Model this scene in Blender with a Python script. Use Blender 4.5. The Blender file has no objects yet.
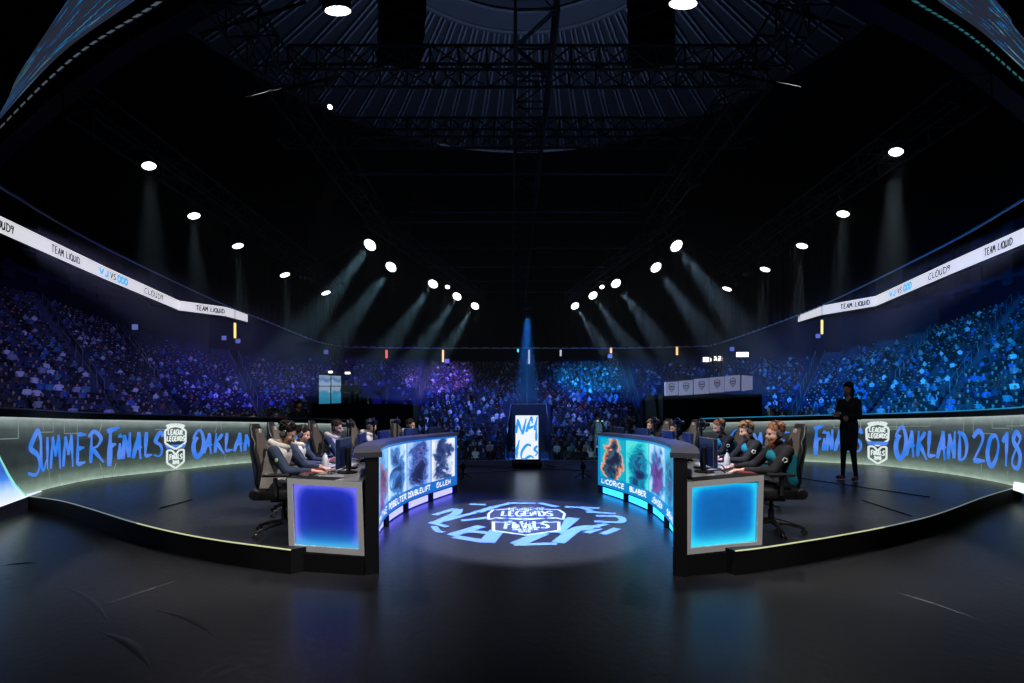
import bpy, bmesh, math, random
from mathutils import Vector, Matrix
PI = math.pi
R = math.radians
SC = bpy.context.scene
COL = SC.collection
random.seed(7)
F = 455.1; HY = 413.0; CX = 512.0; CZ = 1.6

def ray(px, py, D):
    return Vector(((px-CX)/F*D, D, CZ+(HY-py)/F*D))
def onz(px, py, z):
    D = (CZ-z)*F/(py-HY)
    return ray(px, py, D)

# ---------------------------------------------------------------- materials
MATS = {}
def mat(name, col=(.5,.5,.5), rough=.6, metal=0., emit=None, es=1., spec=.5, bump=0., bscale=30., alpha=None):
    if name in MATS: return MATS[name]
    m = bpy.data.materials.new(name); m.use_nodes = True
    nt = m.node_tree; b = nt.nodes['Principled BSDF']
    b.inputs['Base Color'].default_value = (*col, 1)
    b.inputs['Roughness'].default_value = rough
    b.inputs['Metallic'].default_value = metal
    b.inputs['Specular IOR Level'].default_value = spec
    if emit:
        b.inputs['Emission Color'].default_value = (*emit, 1)
        b.inputs['Emission Strength'].default_value = es
    if bump or True:
        tc = nt.nodes.new('ShaderNodeTexCoord')
        n = nt.nodes.new('ShaderNodeTexNoise'); n.inputs['Scale'].default_value = bscale; n.inputs['Detail'].default_value = 4
        nt.links.new(tc.outputs['Object'], n.inputs['Vector'])
        if bump:
            bp = nt.nodes.new('ShaderNodeBump'); bp.inputs['Strength'].default_value = bump; bp.inputs['Distance'].default_value = .02
            nt.links.new(n.outputs['Fac'], bp.inputs['Height']); nt.links.new(bp.outputs['Normal'], b.inputs['Normal'])
        if not emit:
            mr = nt.nodes.new('ShaderNodeMapRange'); mr.inputs['To Min'].default_value = max(0, rough-.08); mr.inputs['To Max'].default_value = min(1, rough+.08)
            nt.links.new(n.outputs['Fac'], mr.inputs['Value']); nt.links.new(mr.outputs['Result'], b.inputs['Roughness'])
    MATS[name] = m
    return m
def node(nt, t, **kw):
    n = nt.nodes.new(t)
    for k, v in kw.items(): setattr(n, k, v)
    return n
def mth(nt, op, a, b=None, clamp=False):
    n = nt.nodes.new('ShaderNodeMath'); n.operation = op; n.use_clamp = clamp
    for i, v in enumerate((a, b)):
        if v is None: continue
        if isinstance(v, (int, float)): n.inputs[i].default_value = v
        else: nt.links.new(v, n.inputs[i])
    return n.outputs[0]
def ramp(nt, fac, stops, interp='LINEAR'):
    r = nt.nodes.new('ShaderNodeValToRGB'); r.color_ramp.interpolation = interp
    els = r.color_ramp.elements
    while len(els) < len(stops): els.new(.5)
    for e, (p, c) in zip(els, stops):
        e.position = p; e.color = (*c, 1)
    nt.links.new(fac, r.inputs['Fac'])
    return r.outputs['Color']

# ---------------------------------------------------------------- mesh builder
class MB:
    def __init__(s): s.v = []; s.f = []; s.m = []; s.uv = {}
    def add(s, vs, fs, mi=0):
        o = len(s.v); s.v += [tuple(p) for p in vs]
        for f in fs: s.f.append(tuple(i+o for i in f)); s.m.append(mi)
    def box(s, c, d, mi=0, M=None, taper=1.0):
        cx, cy, cz = c; dx, dy, dz = d[0]/2, d[1]/2, d[2]/2
        vs = [Vector((x*dx*(taper if z > 0 else 1), y*dy*(taper if z > 0 else 1), z*dz)) for z in (-1, 1) for y in (-1, 1) for x in (-1, 1)]
        if M is not None: vs = [M @ p for p in vs]
        vs = [p+Vector(c) for p in vs]
        s.add(vs, [(0,2,3,1), (4,5,7,6), (0,1,5,4), (2,6,7,3), (0,4,6,2), (1,3,7,5)], mi)
    def rbox(s, c, d, r=.01, mi=0, M=None, n=2):
        bm = bmesh.new(); bmesh.ops.create_cube(bm, size=1)
        bmesh.ops.scale(bm, vec=d, verts=bm.verts)
        bmesh.ops.bevel(bm, geom=bm.edges[:], offset=min(r, min(d)*.49), segments=n, profile=.5, affect='EDGES')
        if M is not None: bmesh.ops.transform(bm, matrix=M.to_4x4() if len(M) == 3 else M, verts=bm.verts)
        bmesh.ops.translate(bm, vec=c, verts=bm.verts)
        bm.verts.index_update()
        s.add([v.co.copy() for v in bm.verts], [[v.index for v in f.verts] for f in bm.faces], mi); bm.free()
    def tube(s, pts, r, n=8, mi=0, cap=True, closed=False):
        pts = [Vector(p) for p in pts]
        rs = r if isinstance(r, (list, tuple)) else [r]*len(pts)
        rings = []; up = None
        N = len(pts)
        for i, p in enumerate(pts):
            if closed: t = pts[(i+1) % N]-pts[i-1]
            else: t = pts[min(i+1, N-1)]-pts[max(i-1, 0)]
            t.normalize()
            if up is None:
                up = Vector((0, 0, 1)) if abs(t.z) < .9 else Vector((1, 0, 0))
            a = t.cross(up)
            if a.length < 1e-6: a = t.cross(Vector((0, 1, 0)))
            a.normalize(); b = a.cross(t).normalized(); up = b
            rings.append([p+(a*math.cos(2*PI*k/n)+b*math.sin(2*PI*k/n))*rs[i] for k in range(n)])
        vs = [q for ring in rings for q in ring]; fs = []
        L = N if closed else N-1
        for i in range(L):
            for k in range(n):
                j = (i+1) % N
                fs.append((i*n+k, i*n+(k+1) % n, j*n+(k+1) % n, j*n+k))
        if cap and not closed:
            fs.append(tuple(range(n-1, -1, -1))); fs.append(tuple((N-1)*n+k for k in range(n)))
        s.add(vs, fs, mi)
    def lathe(s, prof, c=(0, 0, 0), n=16, mi=0, M=None):
        vs = []; fs = []
        for (r, z) in prof:
            for k in range(n):
                p = Vector((r*math.cos(2*PI*k/n), r*math.sin(2*PI*k/n), z))
                if M is not None: p = M @ p
                vs.append(p+Vector(c))
        for i in range(len(prof)-1):
            for k in range(n):
                fs.append((i*n+k, i*n+(k+1) % n, (i+1)*n+(k+1) % n, (i+1)*n+k))
        fs.append(tuple(range(n-1, -1, -1))); fs.append(tuple((len(prof)-1)*n+k for k in range(n)))
        s.add(vs, fs, mi)
    def ball(s, c, r, n=12, m=8, mi=0, M=None):
        rr = r if isinstance(r, (tuple, list, Vector)) else (r, r, r)
        vs = []; fs = []
        def T(p):
            p = Vector((p[0]*rr[0], p[1]*rr[1], p[2]*rr[2]))
            if M is not None: p = M @ p
            return p+Vector(c)
        vs.append(T((0, 0, -1)))
        for i in range(1, m):
            t = -PI/2+PI*i/m
            for k in range(n): vs.append(T((math.cos(t)*math.cos(2*PI*k/n), math.cos(t)*math.sin(2*PI*k/n), math.sin(t))))
        vs.append(T((0, 0, 1)))
        for k in range(n): fs.append((0, 1+(k+1) % n, 1+k))
        for i in range(m-2):
            for k in range(n):
                a = 1+i*n; fs.append((a+k, a+(k+1) % n, a+n+(k+1) % n, a+n+k))
        a = 1+(m-2)*n
        for k in range(n): fs.append((a+k, a+(k+1) % n, len(vs)-1))
        s.add(vs, fs, mi)
    def grid(s, rows, mi=0, closed_u=False):
        n = len(rows[0]); vs = [p for r_ in rows for p in r_]; fs = []
        for i in range(len(rows)-1):
            for k in range(n if closed_u else n-1):
                fs.append((i*n+k, i*n+(k+1) % n, (i+1)*n+(k+1) % n, (i+1)*n+k))
        s.add(vs, fs, mi)
    def prism(s, poly, z0, z1, mi=0, mtop=None):
        n = len(poly)
        vs = [(x, y, z0) for x, y in poly]+[(x, y, z1) for x, y in poly]
        s.add(vs, [tuple(range(n-1, -1, -1))], mi)
        s.add(vs, [tuple(range(n, 2*n))], mi if mtop is None else mtop)
        s.add(vs, [(k, (k+1) % n, n+(k+1) % n, n+k) for k in range(n)], mi)
def obj(name, mb, m, parent=None, smooth=False, world=False, uvs=None, kind=None):
    me = bpy.data.meshes.new(name)
    vs = mb.v
    if world and parent is not None:
        L = parent.location; vs = [(x-L.x, y-L.y, z-L.z) for x, y, z in vs]
    me.from_pydata([tuple(v) for v in vs], [], mb.f)
    for mm in (m if isinstance(m, (list, tuple)) else [m]): me.materials.append(mm)
    if any(mb.m): me.polygons.foreach_set('material_index', mb.m)
    if smooth: me.polygons.foreach_set('use_smooth', [True]*len(me.polygons))
    if uvs is not None:
        ul = me.uv_layers.new(name='UVMap')
        for l in me.loops: ul.data[l.index].uv = uvs[l.vertex_index]
    me.update()
    o = bpy.data.objects.new(name, me); COL.objects.link(o)
    if parent: o.parent = parent
    if kind: o['kind'] = kind
    return o
def thing(name, label, cat, loc=(0, 0, 0), rz=0, group=None):
    o = bpy.data.objects.new(name, None); COL.objects.link(o); o.empty_display_size = .2
    o.location = loc; o.rotation_euler = (0, 0, rz); o['label'] = label; o['category'] = cat
    if group: o['group'] = group
    return o
def tag(o, label, cat, group=None, kind=None):
    o['label'] = label; o['category'] = cat
    if group: o['group'] = group
    if kind: o['kind'] = kind
    return o
def copytree(o, parent=None):
    c = o.copy(); COL.objects.link(c)
    if parent is not None: c.parent = parent
    for ch in list(o.children): copytree(ch, c)
    return c
def struct(name, mb, m, **k):
    return obj(name, mb, m, kind='structure', **k)
def catmull(pts, n=8):
    pts = [Vector(p) for p in pts]; out = []
    P = [pts[0]*2-pts[1]]+pts+[pts[-1]*2-pts[-2]]
    for i in range(1, len(P)-2):
        a, b, c, d = P[i-1:i+3]
        for k in range(n):
            t = k/n
            out.append(.5*((2*b)+(c-a)*t+(2*a-5*b+4*c-d)*t*t+(3*b-a-3*c+d)*t**3))
    out.append(pts[-1]); return out
class Curve2:
    """arc-length polyline on the plan"""
    def __init__(s, pts):
        s.p = [Vector((p[0], p[1])) for p in pts]; s.l = [0]
        for a, b in zip(s.p, s.p[1:]): s.l.append(s.l[-1]+(b-a).length)
        s.L = s.l[-1]
    def at(s, u):
        u = max(0, min(s.L-1e-6, u)); i = 0
        while s.l[i+1] < u: i += 1
        t = (u-s.l[i])/(s.l[i+1]-s.l[i]); a, b = s.p[i], s.p[i+1]
        j = min(i+1, len(s.p)-2)
        d0 = (s.p[i+1]-s.p[i]).normalized()
        dprev = (s.p[i]-s.p[i-1]).normalized() if i else d0
        dnext = (s.p[j+1]-s.p[j]).normalized()
        d = ((dprev+d0)*(1-t)+(d0+dnext)*t).normalized()
        return a+(b-a)*t, d

# ---------------------------------------------------------------- lettering by brush strokes
G = {
'A': [[(0,0),(.38,1)], [(.38,1),(.42,.5),(.5,-.05)], [(.1,.38),(.6,.42)]],
'B': [[(.1,0),(.12,1)], [(.12,1),(.6,.85),(.5,.6),(.15,.52)], [(.15,.52),(.62,.4),(.55,.1),(.1,0)]],
'C': [[(.6,.85),(.4,1),(.12,.7),(.05,.35),(.2,.03),(.58,.12)]],
'D': [[(.1,0),(.14,1)], [(.0,.98),(.45,.85),(.66,.5),(.5,.12),(.1,0)]],
'E': [[(.1,0),(.14,1)], [(.14,1),(.6,.98)], [(.12,.52),(.5,.55)], [(.1,0),(.56,.05)]],
'F': [[(.12,-.08),(.2,1)], [(.0,.92),(.72,1.05)], [(.12,.5),(.52,.56)]],
'G': [[(.6,.85),(.38,1),(.1,.7),(.05,.3),(.25,0),(.6,.1),(.6,.45),(.38,.45)]],
'H': [[(.08,0),(.14,1)], [(.1,.5),(.55,.52)], [(.55,0),(.6,1)]],
'I': [[(.1,0),(.16,.9)]],
'i': [[(.08,0),(.14,.6)], [(.15,.8),(.17,.95)]],
'J': [[(.5,1),(.5,.2),(.3,0),(.05,.15)]],
'K': [[(.08,0),(.16,1)], [(.6,.95),(.15,.5)], [(.2,.52),(.45,.2),(.72,-.1)]],
'L': [[(.2,1),(.1,.05)], [(.1,.05),(.6,.1)]],
'M': [[(.0,0),(.12,.95)], [(.12,.95),(.3,.35)], [(.3,.35),(.5,1)], [(.5,1),(.6,-.05)]],
'N': [[(.02,0),(.1,.9)], [(.1,.9),(.42,.05)], [(.42,.05),(.5,1)]],
'O': [[(.25,.75),(.05,.55),(.02,.25),(.2,-.02),(.5,.15),(.62,.55),(.5,.92),(.3,1.02),(.08,.82),(.0,.66)]],
'P': [[(.1,0),(.14,1)], [(.05,1),(.55,.9),(.55,.6),(.14,.48)]],
'Q': [[(.3,1),(.05,.6),(.15,.08),(.5,.1),(.6,.6),(.3,1)], [(.4,.25),(.65,-.1)]],
'R': [[(.12,0),(.16,.95)], [(.0,.9),(.3,1.08),(.6,.85),(.45,.58),(.18,.5)], [(.2,.5),(.45,.25),(.72,-.02)]],
'S': [[(.68,.8),(.5,1.0),(.2,.75),(.15,.6),(.5,.45),(.6,.2),(.4,.02),(.0,.08)]],
'T': [[(.28,0),(.3,.95)], [(.0,.98),(.62,1)]],
'U': [[(.06,.95),(.08,.2),(.25,0),(.45,.3)], [(.5,.95),(.5,0)]],
'V': [[(.02,1),(.28,0)], [(.28,0),(.6,1)]],
'W': [[(.0,1),(.16,0)], [(.16,0),(.34,.8)], [(.34,.8),(.48,0)], [(.48,0),(.7,1)]],
'X': [[(.05,0),(.6,1)], [(.05,1),(.6,0)]],
'Y': [[(.02,1),(.3,.5)], [(.62,1),(.22,0)]],
'Z': [[(.05,1),(.6,1)], [(.6,1),(.05,0)], [(.05,0),(.62,0)]],
'0': [[(.45,.9),(.2,.8),(.05,.3),(.2,-.05),(.45,.15),(.6,.6),(.45,.9),(.3,.8)]],
'1': [[(.1,.7),(.35,1)], [(.35,1),(.28,0)]],
'2': [[(.08,.8),(.35,1.02),(.55,.75),(.1,.05)], [(.1,.05),(.65,.08)]],
'8': [[(.55,.85),(.3,1),(.15,.75),(.5,.4),(.4,.02),(.12,.05),(.12,.3),(.55,.85)]],
'9': [[(.5,.9),(.15,.9),(.15,.6),(.5,.7),(.5,.95)], [(.5,.9),(.35,0)]],
}
def stroke_poly(mb, pts, w, fn, taper=True, aspect=1.0, lift=.0, mi=0, up2=None):
    """pts in the (u,v) plane, w half-width; fn(u,v)->3D; ribbon with a blunt start and thin tip"""
    P = catmull([(p[0], p[1]*1.0, 0) for p in pts], 5) if len(pts) > 2 else [Vector((*pts[0], 0)).lerp(Vector((*pts[1], 0)), k/6) for k in range(7)]
    rows = []; N = len(P)
    for i, p in enumerate(P):
        t = P[min(i+1, N-1)]-P[max(i-1, 0)]
        t.normalize(); nrm = Vector((-t.y, t.x))
        k = i/(N-1)
        ww = w*(1.0 if not taper else (.75+.5*math.sin(PI*min(1, k*1.3+.1))-.45*max(0, k-.6)))
        rows.append([Vector((p.x, p.y))+nrm*ww, Vector((p.x, p.y))-nrm*ww])
    mb.grid([[fn(a.x, a.y) for a in r_] for r_ in rows], mi)
def write(mb, text, fn, x0, x1, y0, y1, w=.07, taper=True, wide=None, mi=0):
    """fit text into the box; fn maps (u,v)"""
    adv = {'M': .78, 'W': .85, 'I': .32, 'i': .32, ' ': .4, '1': .55}
    tot = sum(adv.get(c, .72) for c in text)-.1
    sx = (x1-x0)/tot; sy = y1-y0; x = 0
    for i, c in enumerate(text):
        if c != ' ':
            big = wide and i in wide
            for st in G[c]:
                for_pts = [((x+p[0]*(1.15 if big else 1))*sx, (p[1]*(1.25 if big else 1)-(.12 if big else 0))*sy) for p in st]
                stroke_poly(mb, for_pts, w*(1.25 if big else 1), lambda u, v: fn(x0+u, y0+v), taper, mi=mi)
        x += adv.get(c, .72)

# ---------------------------------------------------------------- basic materials
M_black = mat('black matte', (.004, .004, .005), .85, spec=.2)
M_blackgl = mat('black satin', (.008, .008, .010), .4, spec=.35)
M_truss = mat('truss metal', (.045, .05, .06), .6, .2)
M_cap = mat('dark grey cap', (.10, .10, .12), .45)
M_alu = mat('aluminium frame', (.6, .6, .6), .5, .0)
M_drape = mat('black drape', (.004, .004, .005), .95, spec=.1, bump=.3, bscale=3)
M_cloth_nav = mat('navy cloth', (.02, .03, .07), .85)
M_fl = mat('lamp housing', (.02, .02, .025), .5)

def floor_mat():
    m = bpy.data.materials.new('stage floor'); m.use_nodes = True; nt = m.node_tree; b = nt.nodes['Principled BSDF']
    tc = node(nt, 'ShaderNodeTexCoord')
    n1 = node(nt, 'ShaderNodeTexNoise'); n1.inputs['Scale'].default_value = .45; n1.inputs['Detail'].default_value = 6
    n2 = node(nt, 'ShaderNodeTexNoise'); n2.inputs['Scale'].default_value = 14; n2.inputs['Detail'].default_value = 5
    nt.links.new(tc.outputs['Object'], n1.inputs['Vector']); nt.links.new(tc.outputs['Object'], n2.inputs['Vector'])
    c = ramp(nt, n1.outputs['Fac'], [(.3, (.012, .012, .015)), (.7, (.019, .019, .023))])
    nt.links.new(c, b.inputs['Base Color'])
    r = node(nt, 'ShaderNodeMapRange'); r.inputs['To Min'].default_value = .26; r.inputs['To Max'].default_value = .40
    nt.links.new(n2.outputs['Fac'], r.inputs['Value']); nt.links.new(r.outputs['Result'], b.inputs['Roughness'])
    bp = node(nt, 'ShaderNodeBump'); bp.inputs['Strength'].default_value = .25; bp.inputs['Distance'].default_value = .01
    nt.links.new(n2.outputs['Fac'], bp.inputs['Height']); nt.links.new(bp.outputs['Normal'], b.inputs['Normal'])
    b.inputs['Specular IOR Level'].default_value = .5
    return m
M_floor = floor_mat()

# ---------------------------------------------------------------- SETTING: floors
mb = MB(); mb.box((0.4, 5.7, -.1), (60, 19.0, .2)); struct('floor', mb, M_floor)
mb = MB(); mb.box((0.4, 15.24, -.05), (24, .07, .14)); mb.box((.4, 15.26, -.75), (24, .05, 1.3), 1)
o = obj('stage_rear_edge', mb, [mat('pale edge trim', (.5, .55, .6), .5), M_black]); tag(o, 'pale trim strip along the far edge of the stage', 'stage edge')
mb = MB(); mb.box((0, 45, -1.75), (160, 120, .1)); struct('floor_arena', mb, mat('arena floor', (.015, .015, .02), .8))
# raised seams and ripples in the vinyl near the camera
def ripple(px0, py0, px1, py1, w, h=.007, bend=0):
    a = onz(px0, py0, 0); b = onz(px1, py1, 0); d = (b-a).normalized(); n = Vector((-d.y, d.x, 0)); rows = []
    for i in range(13):
        t = i/12; c = a.lerp(b, t)+n*bend*math.sin(PI*t); ww = .6*w*math.sin(PI*max(.04, min(.96, t)))
        rows.append([c+n*ww*q+Vector((0, 0, .0005+h*math.cos(PI*q/2)*math.sin(PI*max(.02, min(.98, t))))) for q in (-1, -.6, -.3, 0, .3, .6, 1)])
    return rows
for (a, lb) in (((100, 607, 190, 577, .05), 'ripple in the black floor vinyl left of the camera, lying level'), ((60, 585, 108, 622, .045), 'long ripple in the black floor vinyl slanting towards the camera'),
          ((155, 610, 215, 637, .04), 'faint ripple in the floor vinyl below the level one'), ((100, 632, 150, 668, .06), 'ripple in the floor vinyl nearest the camera'),
          ((0, 566, 38, 563, .05), 'short ripple in the floor vinyl by the left edge'), ((895, 592, 985, 622, .05), 'single ripple in the floor vinyl at the right')):
    mb = MB(); mb.grid(ripple(*a, bend=.05)); o = obj('vinyl_ripple', mb, M_floor, smooth=True); tag(o, lb, 'floor ripple')

# ---------------------------------------------------------------- SETTING: seating bowl
ST = [  # px_in, Y_in, px_out, Y_out, y_top_px (heads)
 (-330, 20, -520, 23, 120), (-20, 27, -160, 36, 240), (150, 30.5, 40, 44, 290), (215, 31, 120, 51, 322), (277, 28, 232, 58, 349), (400, 28, 432, 62, 357), (527, 28, 527, 62, 357)]
ST = ST+[(1054-a, b, 1054-c, d, e) for a, b, c, d, e in reversed(ST[:-1])]
SI = []; SO = []
for a, yi, c, yo, yt in ST:
    SI.append(Vector(((a-CX)/F*yi, yi, -.5))); SO.append(ray(c, yt, yo))
AISLE = [2, 3, 4, 5, 6, 7, 8, 9, 10]
def bowl(s, t):
    """s station coordinate 0..12, t 0..1 from the front row up; returns head-height point"""
    i = min(int(s), len(SI)-2); f = s-i
    return SI[i].lerp(SI[i+1], f).lerp(SO[i].lerp(SO[i+1], f), t)
NR = 33
HEAD = 1.22
mb = MB(); SS = [i*.25 for i in range(0, 49)]
for r_ in range(NR):
    t0 = r_/NR; t1 = (r_+1)/NR
    top = [bowl(s, t0)-Vector((0, 0, HEAD)) for s in SS]
    back = []
    for s, a in zip(SS, top):
        b = bowl(s, t1)-Vector((0, 0, HEAD)); back.append((Vector((b.x, b.y, a.z)), b))
    mb.grid([top, [q[0] for q in back]]); mb.grid([[q[0] for q in back], [q[1] for q in back]])
struct('floor_stands', mb, mat('stand concrete', (.05, .055, .07), .85))
# seat rows (backs of flip seats), uncountable texture of the empty rows
mb = MB()
for r_ in range(NR):
    for i in range(4, 45):
        s0 = SS[i]+.03; s1 = SS[i+1]-.03
        t = (r_+.45)/NR
        n = 5 if 8 <= i <= 39 else 3
        for k in range(n):
            a = bowl(s0+(s1-s0)*k/n, t); b = bowl(s0+(s1-s0)*(k+.82)/n, t)
            zb = bowl(s0, r_/NR).z-HEAD
            p = [(a.x, a.y, zb+.45), (b.x, b.y, zb+.45), (b.x, b.y, zb+.9), (a.x, a.y, zb+.9)]
            mb.add(p, [(0, 1, 2, 3)])
            d = (bowl(s0, max(0, t-.02))-bowl(s0, t)); d.z = 0; d = d.normalized()*.4
            mb.add([p[0], p[1], (b.x+d.x, b.y+d.y, zb+.45), (a.x+d.x, a.y+d.y, zb+.45)], [(0, 1, 2, 3)])
o = obj('stadium_seats', mb, mat('seat blue', (.012, .02, .06), .6), kind='stuff'); tag(o, 'rows of dark blue flip seats across the arena stands', 'seats', kind='stuff')
# aisle steps and handrails
M_rail = mat('handrail', (.22, .22, .24), .4, .2)
M_dot = mat('aisle light', (.8, .7, .5), .5, emit=(1, .75, .4), es=3)
AN = {2: ('left stand nearest the camera', .35, 1.0), 3: ('left stand behind the first emblem', .5, 1.), 4: ('left corner of the stands', .1, 1.), 5: ('rear stand left of the totem', .15, .95), 6: ('rear stand above the totem', .3, 1.),
      7: ('rear stand right of the totem', .15, .95), 8: ('right corner of the stands', .1, 1.), 9: ('right stand behind the standing woman', .5, 1.), 10: ('right stand nearest the camera', .35, 1.)}
for k in AISLE:
    nm, ta, tb = AN[k]
    for sgn in ((-1, 1) if k != 6 else (0,)):
        mb = MB(); tt = [ta+(tb-ta)*q/10 for q in range(11)]
        off = .022*sgn if k in (5, 6, 7) else .03*sgn
        P = [bowl(k+off, t)-Vector((0, 0, .25)) for t in tt]
        seg = [(0, 3), (4, 6), (7, 10)] if sgn < 0 else [(0, 2), (3, 7), (8, 10)]
        for a, b in seg:
            mb.tube(P[a:b+1], .035, 6)
            for q in range(a, b+1): mb.tube([P[q], P[q]-Vector((0, 0, .95))], .025, 5)
        o = obj('aisle_handrail', mb, M_rail)
        tag(o, 'metal handrail on the %s side of the stairs, %s' % ({-1: 'left', 1: 'right', 0: 'middle'}[sgn], nm), 'handrail')
    if k in (4, 6, 8):
        for q in range(8):
            p = bowl(k+.045, .08+q*.11)-Vector((0, 0, HEAD-.3))
            mb = MB(); mb.rbox(p, (.16, .12, .14), .03)
            o = obj('step_light', mb, M_dot); tag(o, 'small amber step light on the stairs, %s' % nm, 'step light', group='amber step lights, '+nm)
# vomitory (entrance tunnel) behind the totem
M_tun = mat('tunnel wall', (.02, .025, .045), .7)
t = thing('stand_entrance_tunnel', 'dark entrance tunnel with slanting railed walls behind the totem', 'tunnel', (0, 0, 0))
a0 = ray(507, 460, 27.6); 
mb = MB()
for (pt, pb) in (((511, 405), (505, 450)), ((546, 405), (552, 450))):
    A = ray(*pt, 33); B = ray(*pb, 27.5); mb.add([A, B, (B.x, B.y, -1.7), (A.x, A.y, -1.7)], [(0, 1, 2, 3)])
A = ray(511, 405, 33); B = ray(546, 405, 33); mb.add([A, B, (B.x, B.y, -1.7), (A.x, A.y, -1.7)], [(0, 1, 2, 3)])
obj('tunnel_wall', mb, M_tun, t)
mb = MB(); mb.tube([ray(507, 434, 27.4), ray(511, 404, 33), ray(546, 404, 33), ray(551, 434, 27.4)], .04, 6); obj('rail', mb, M_rail, t)

# ---------------------------------------------------------------- SETTING: walls behind the stands, drape, ceiling
M_wall = mat('suite wall', (.016, .02, .045), .75, bump=.2, bscale=.6)
OUT = [SO[i].copy() for i in range(13)]
WOUT = [Vector((p.x+(0 if 4 < i < 8 else (-9 if p.x < 0 else 9)), p.y+(9 if 2 < i < 10 else 3), 0)) for i, p in enumerate(OUT)]
def side_wall(name, idx):
    mb = MB()
    low = [Vector((OUT[i].x, OUT[i].y, OUT[i].z-HEAD)) for i in idx]
    far = [WOUT[i] for i in idx]
    for a, b, c, d in zip(low, low[1:], far, far[1:]):
        mb.add([a, b, (d.x, d.y, b.z), (c.x, c.y, a.z)], [(0, 1, 2, 3)])
        mb.add([(c.x, c.y, a.z), (d.x, d.y, b.z), (d.x, d.y, 32), (c.x, c.y, 32)], [(0, 1, 2, 3)])
    struct(name, mb, M_wall)
side_wall('wall_left', range(0, 5)); side_wall('wall_back', range(4, 9)); side_wall('wall_right', range(8, 13))
mb = MB(); mb.box((0, -4.5, 14), (100, .3, 40)); struct('wall_front', mb, M_black)
# suite fronts: pilasters and openings on the side walls
M_pil = mat('suite pilaster', (.03, .04, .08), .7)
M_sign = mat('section sign', (.3, .35, .6), .6, emit=(.25, .3, .8), es=.35)
for side, ids in (('left', [(1, 2), (2, 3), (3, 4)]), ('right', [(9, 8), (10, 9), (11, 10)])):
    for (i, j) in ids:
        for q in range(4):
            p = WOUT[i].lerp(WOUT[j], (q+.5)/4); c = Vector((.4, 30, 0))-p; c.z = 0; c.normalize()
            p2 = p+c*.9; ang = math.atan2(c.y, c.x)
            mb = MB(); mb.rbox((p2.x, p2.y, 20.5), (.5, .9, 9), .05, M=Matrix.Rotation(ang, 3, 'Z'))
            mb.box((p2.x+c.x*.3, p2.y+c.y*.3, 17), (.12, 3.2, .5), M=Matrix.Rotation(ang, 3, 'Z'))
            o = obj('suite_pillar', mb, M_pil); tag(o, 'dark pillar between the suites along the upper %s side' % side, 'pillar', group='suite pillars, %s side' % side)

ZR = CZ+10.9*1.3
class WallMap:
    """a vertical surface over a plan curve; points by (metres along, height in metres)"""
    def __init__(s, cv, z0f): s.cv = cv; s.z0 = z0f
    def __call__(s, u, h, off=0.):
        p, d = s.cv.at(u)
        e = 0
        if u < 0: e = u
        if u > s.cv.L: e = u-s.cv.L
        return Vector((p.x+d.y*off+d.x*e, p.y-d.x*off+d.y*e, s.z0(u)+h))
    def u_of(s, px, h=.5):
        best = None
        for k in range(1201):
            u = s.cv.L*k/1200; q = s(u, h)
            if q.y < .5: continue
            e = abs(CX+q.x/q.y*F-px)
            if best is None or e < best[0]: best = (e, u)
        return best[1]
M_ribbon = mat('ribbon white', (.6, .6, .6), .5, emit=(.86, .86, .92), es=.8)
M_ink = mat('ink black', (.01, .01, .01), .6)
M_cyan = mat('cyan mark', (.05, .5, .8), .6, emit=(.08, .5, .9), es=.8)
def ribbon(side, W3, texts):
    P = []
    for px, y in W3:
        D = (ZR-CZ)*F/(HY-y); P.append(Vector(((px-CX)/F*D, D)))
    cv = Curve2(P); H = 1.28
    root = thing('ribbon_board', 'long white LED ribbon board with black handwritten team names, %s side' % side, 'LED ribbon board', (P[0].x, P[0].y, 0))
    fn = WallMap(cv, lambda u: ZR-H/2)
    us = sorted(set([cv.L*i/30 for i in range(31)]+cv.l))
    mb = MB(); mb.grid([[fn(u, 0, .04) for u in us], [fn(u, H, .04) for u in us]]); obj('display', mb, M_ribbon, root, world=True)
    mb = MB()
    for v0, v1 in ((-.16, -.02), (H+.02, H+.16)):
        mb.grid([[fn(u, v0, .08) for u in us], [fn(u, v1, .08) for u in us]]); mb.grid([[fn(u, v0, .08) for u in us], [fn(u, v0, -.4) for u in us]])
    mb.grid([[fn(u, -.1, -.4) for u in us], [fn(u, H+.1, -.4) for u in us]]); obj('housing', mb, M_black, root, world=True)
    tb = MB(); cb = MB()
    for txt, xa, xb, k in texts:
        ua, ub = fn.u_of(xa), fn.u_of(xb)
        write(cb if k else tb, txt, lambda u, v: fn(u, v, .06), ua, ub, .26*H, .76*H, .05 if not k else .11, False)
    obj('lettering', tb, M_ink, root, world=True)
    obj('team_mark', cb, M_cyan, root, world=True)
ribbon('left', [(-60, 198), (0, 224.5), (105, 273), (179, 305.5), (225, 311.5), (265, 322.5)],
       [('CLOUD9', -14, 13, 0), ('TEAM LIQUID', 51, 79, 0), ('VJ', 99, 108, 1), ('VS', 110, 115, 0), ('OOO', 117, 127, 1), ('CLOUD9', 144, 163, 0), ('TEAM LIQUID', 196, 224, 0)])
ribbon('right', [(785, 322), (821, 310.5), (876, 301), (950, 268), (1024, 236), (1100, 200)],
       [('D9', 791, 801, 0), ('TEAM LIQUID', 841, 870, 0), ('VJ', 890, 896, 1), ('VS', 898, 902, 0), ('OOO', 904, 912, 1), ('CLOUD9', 929, 951, 0), ('TEAM LIQUID', 985, 1013, 0)])
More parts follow.
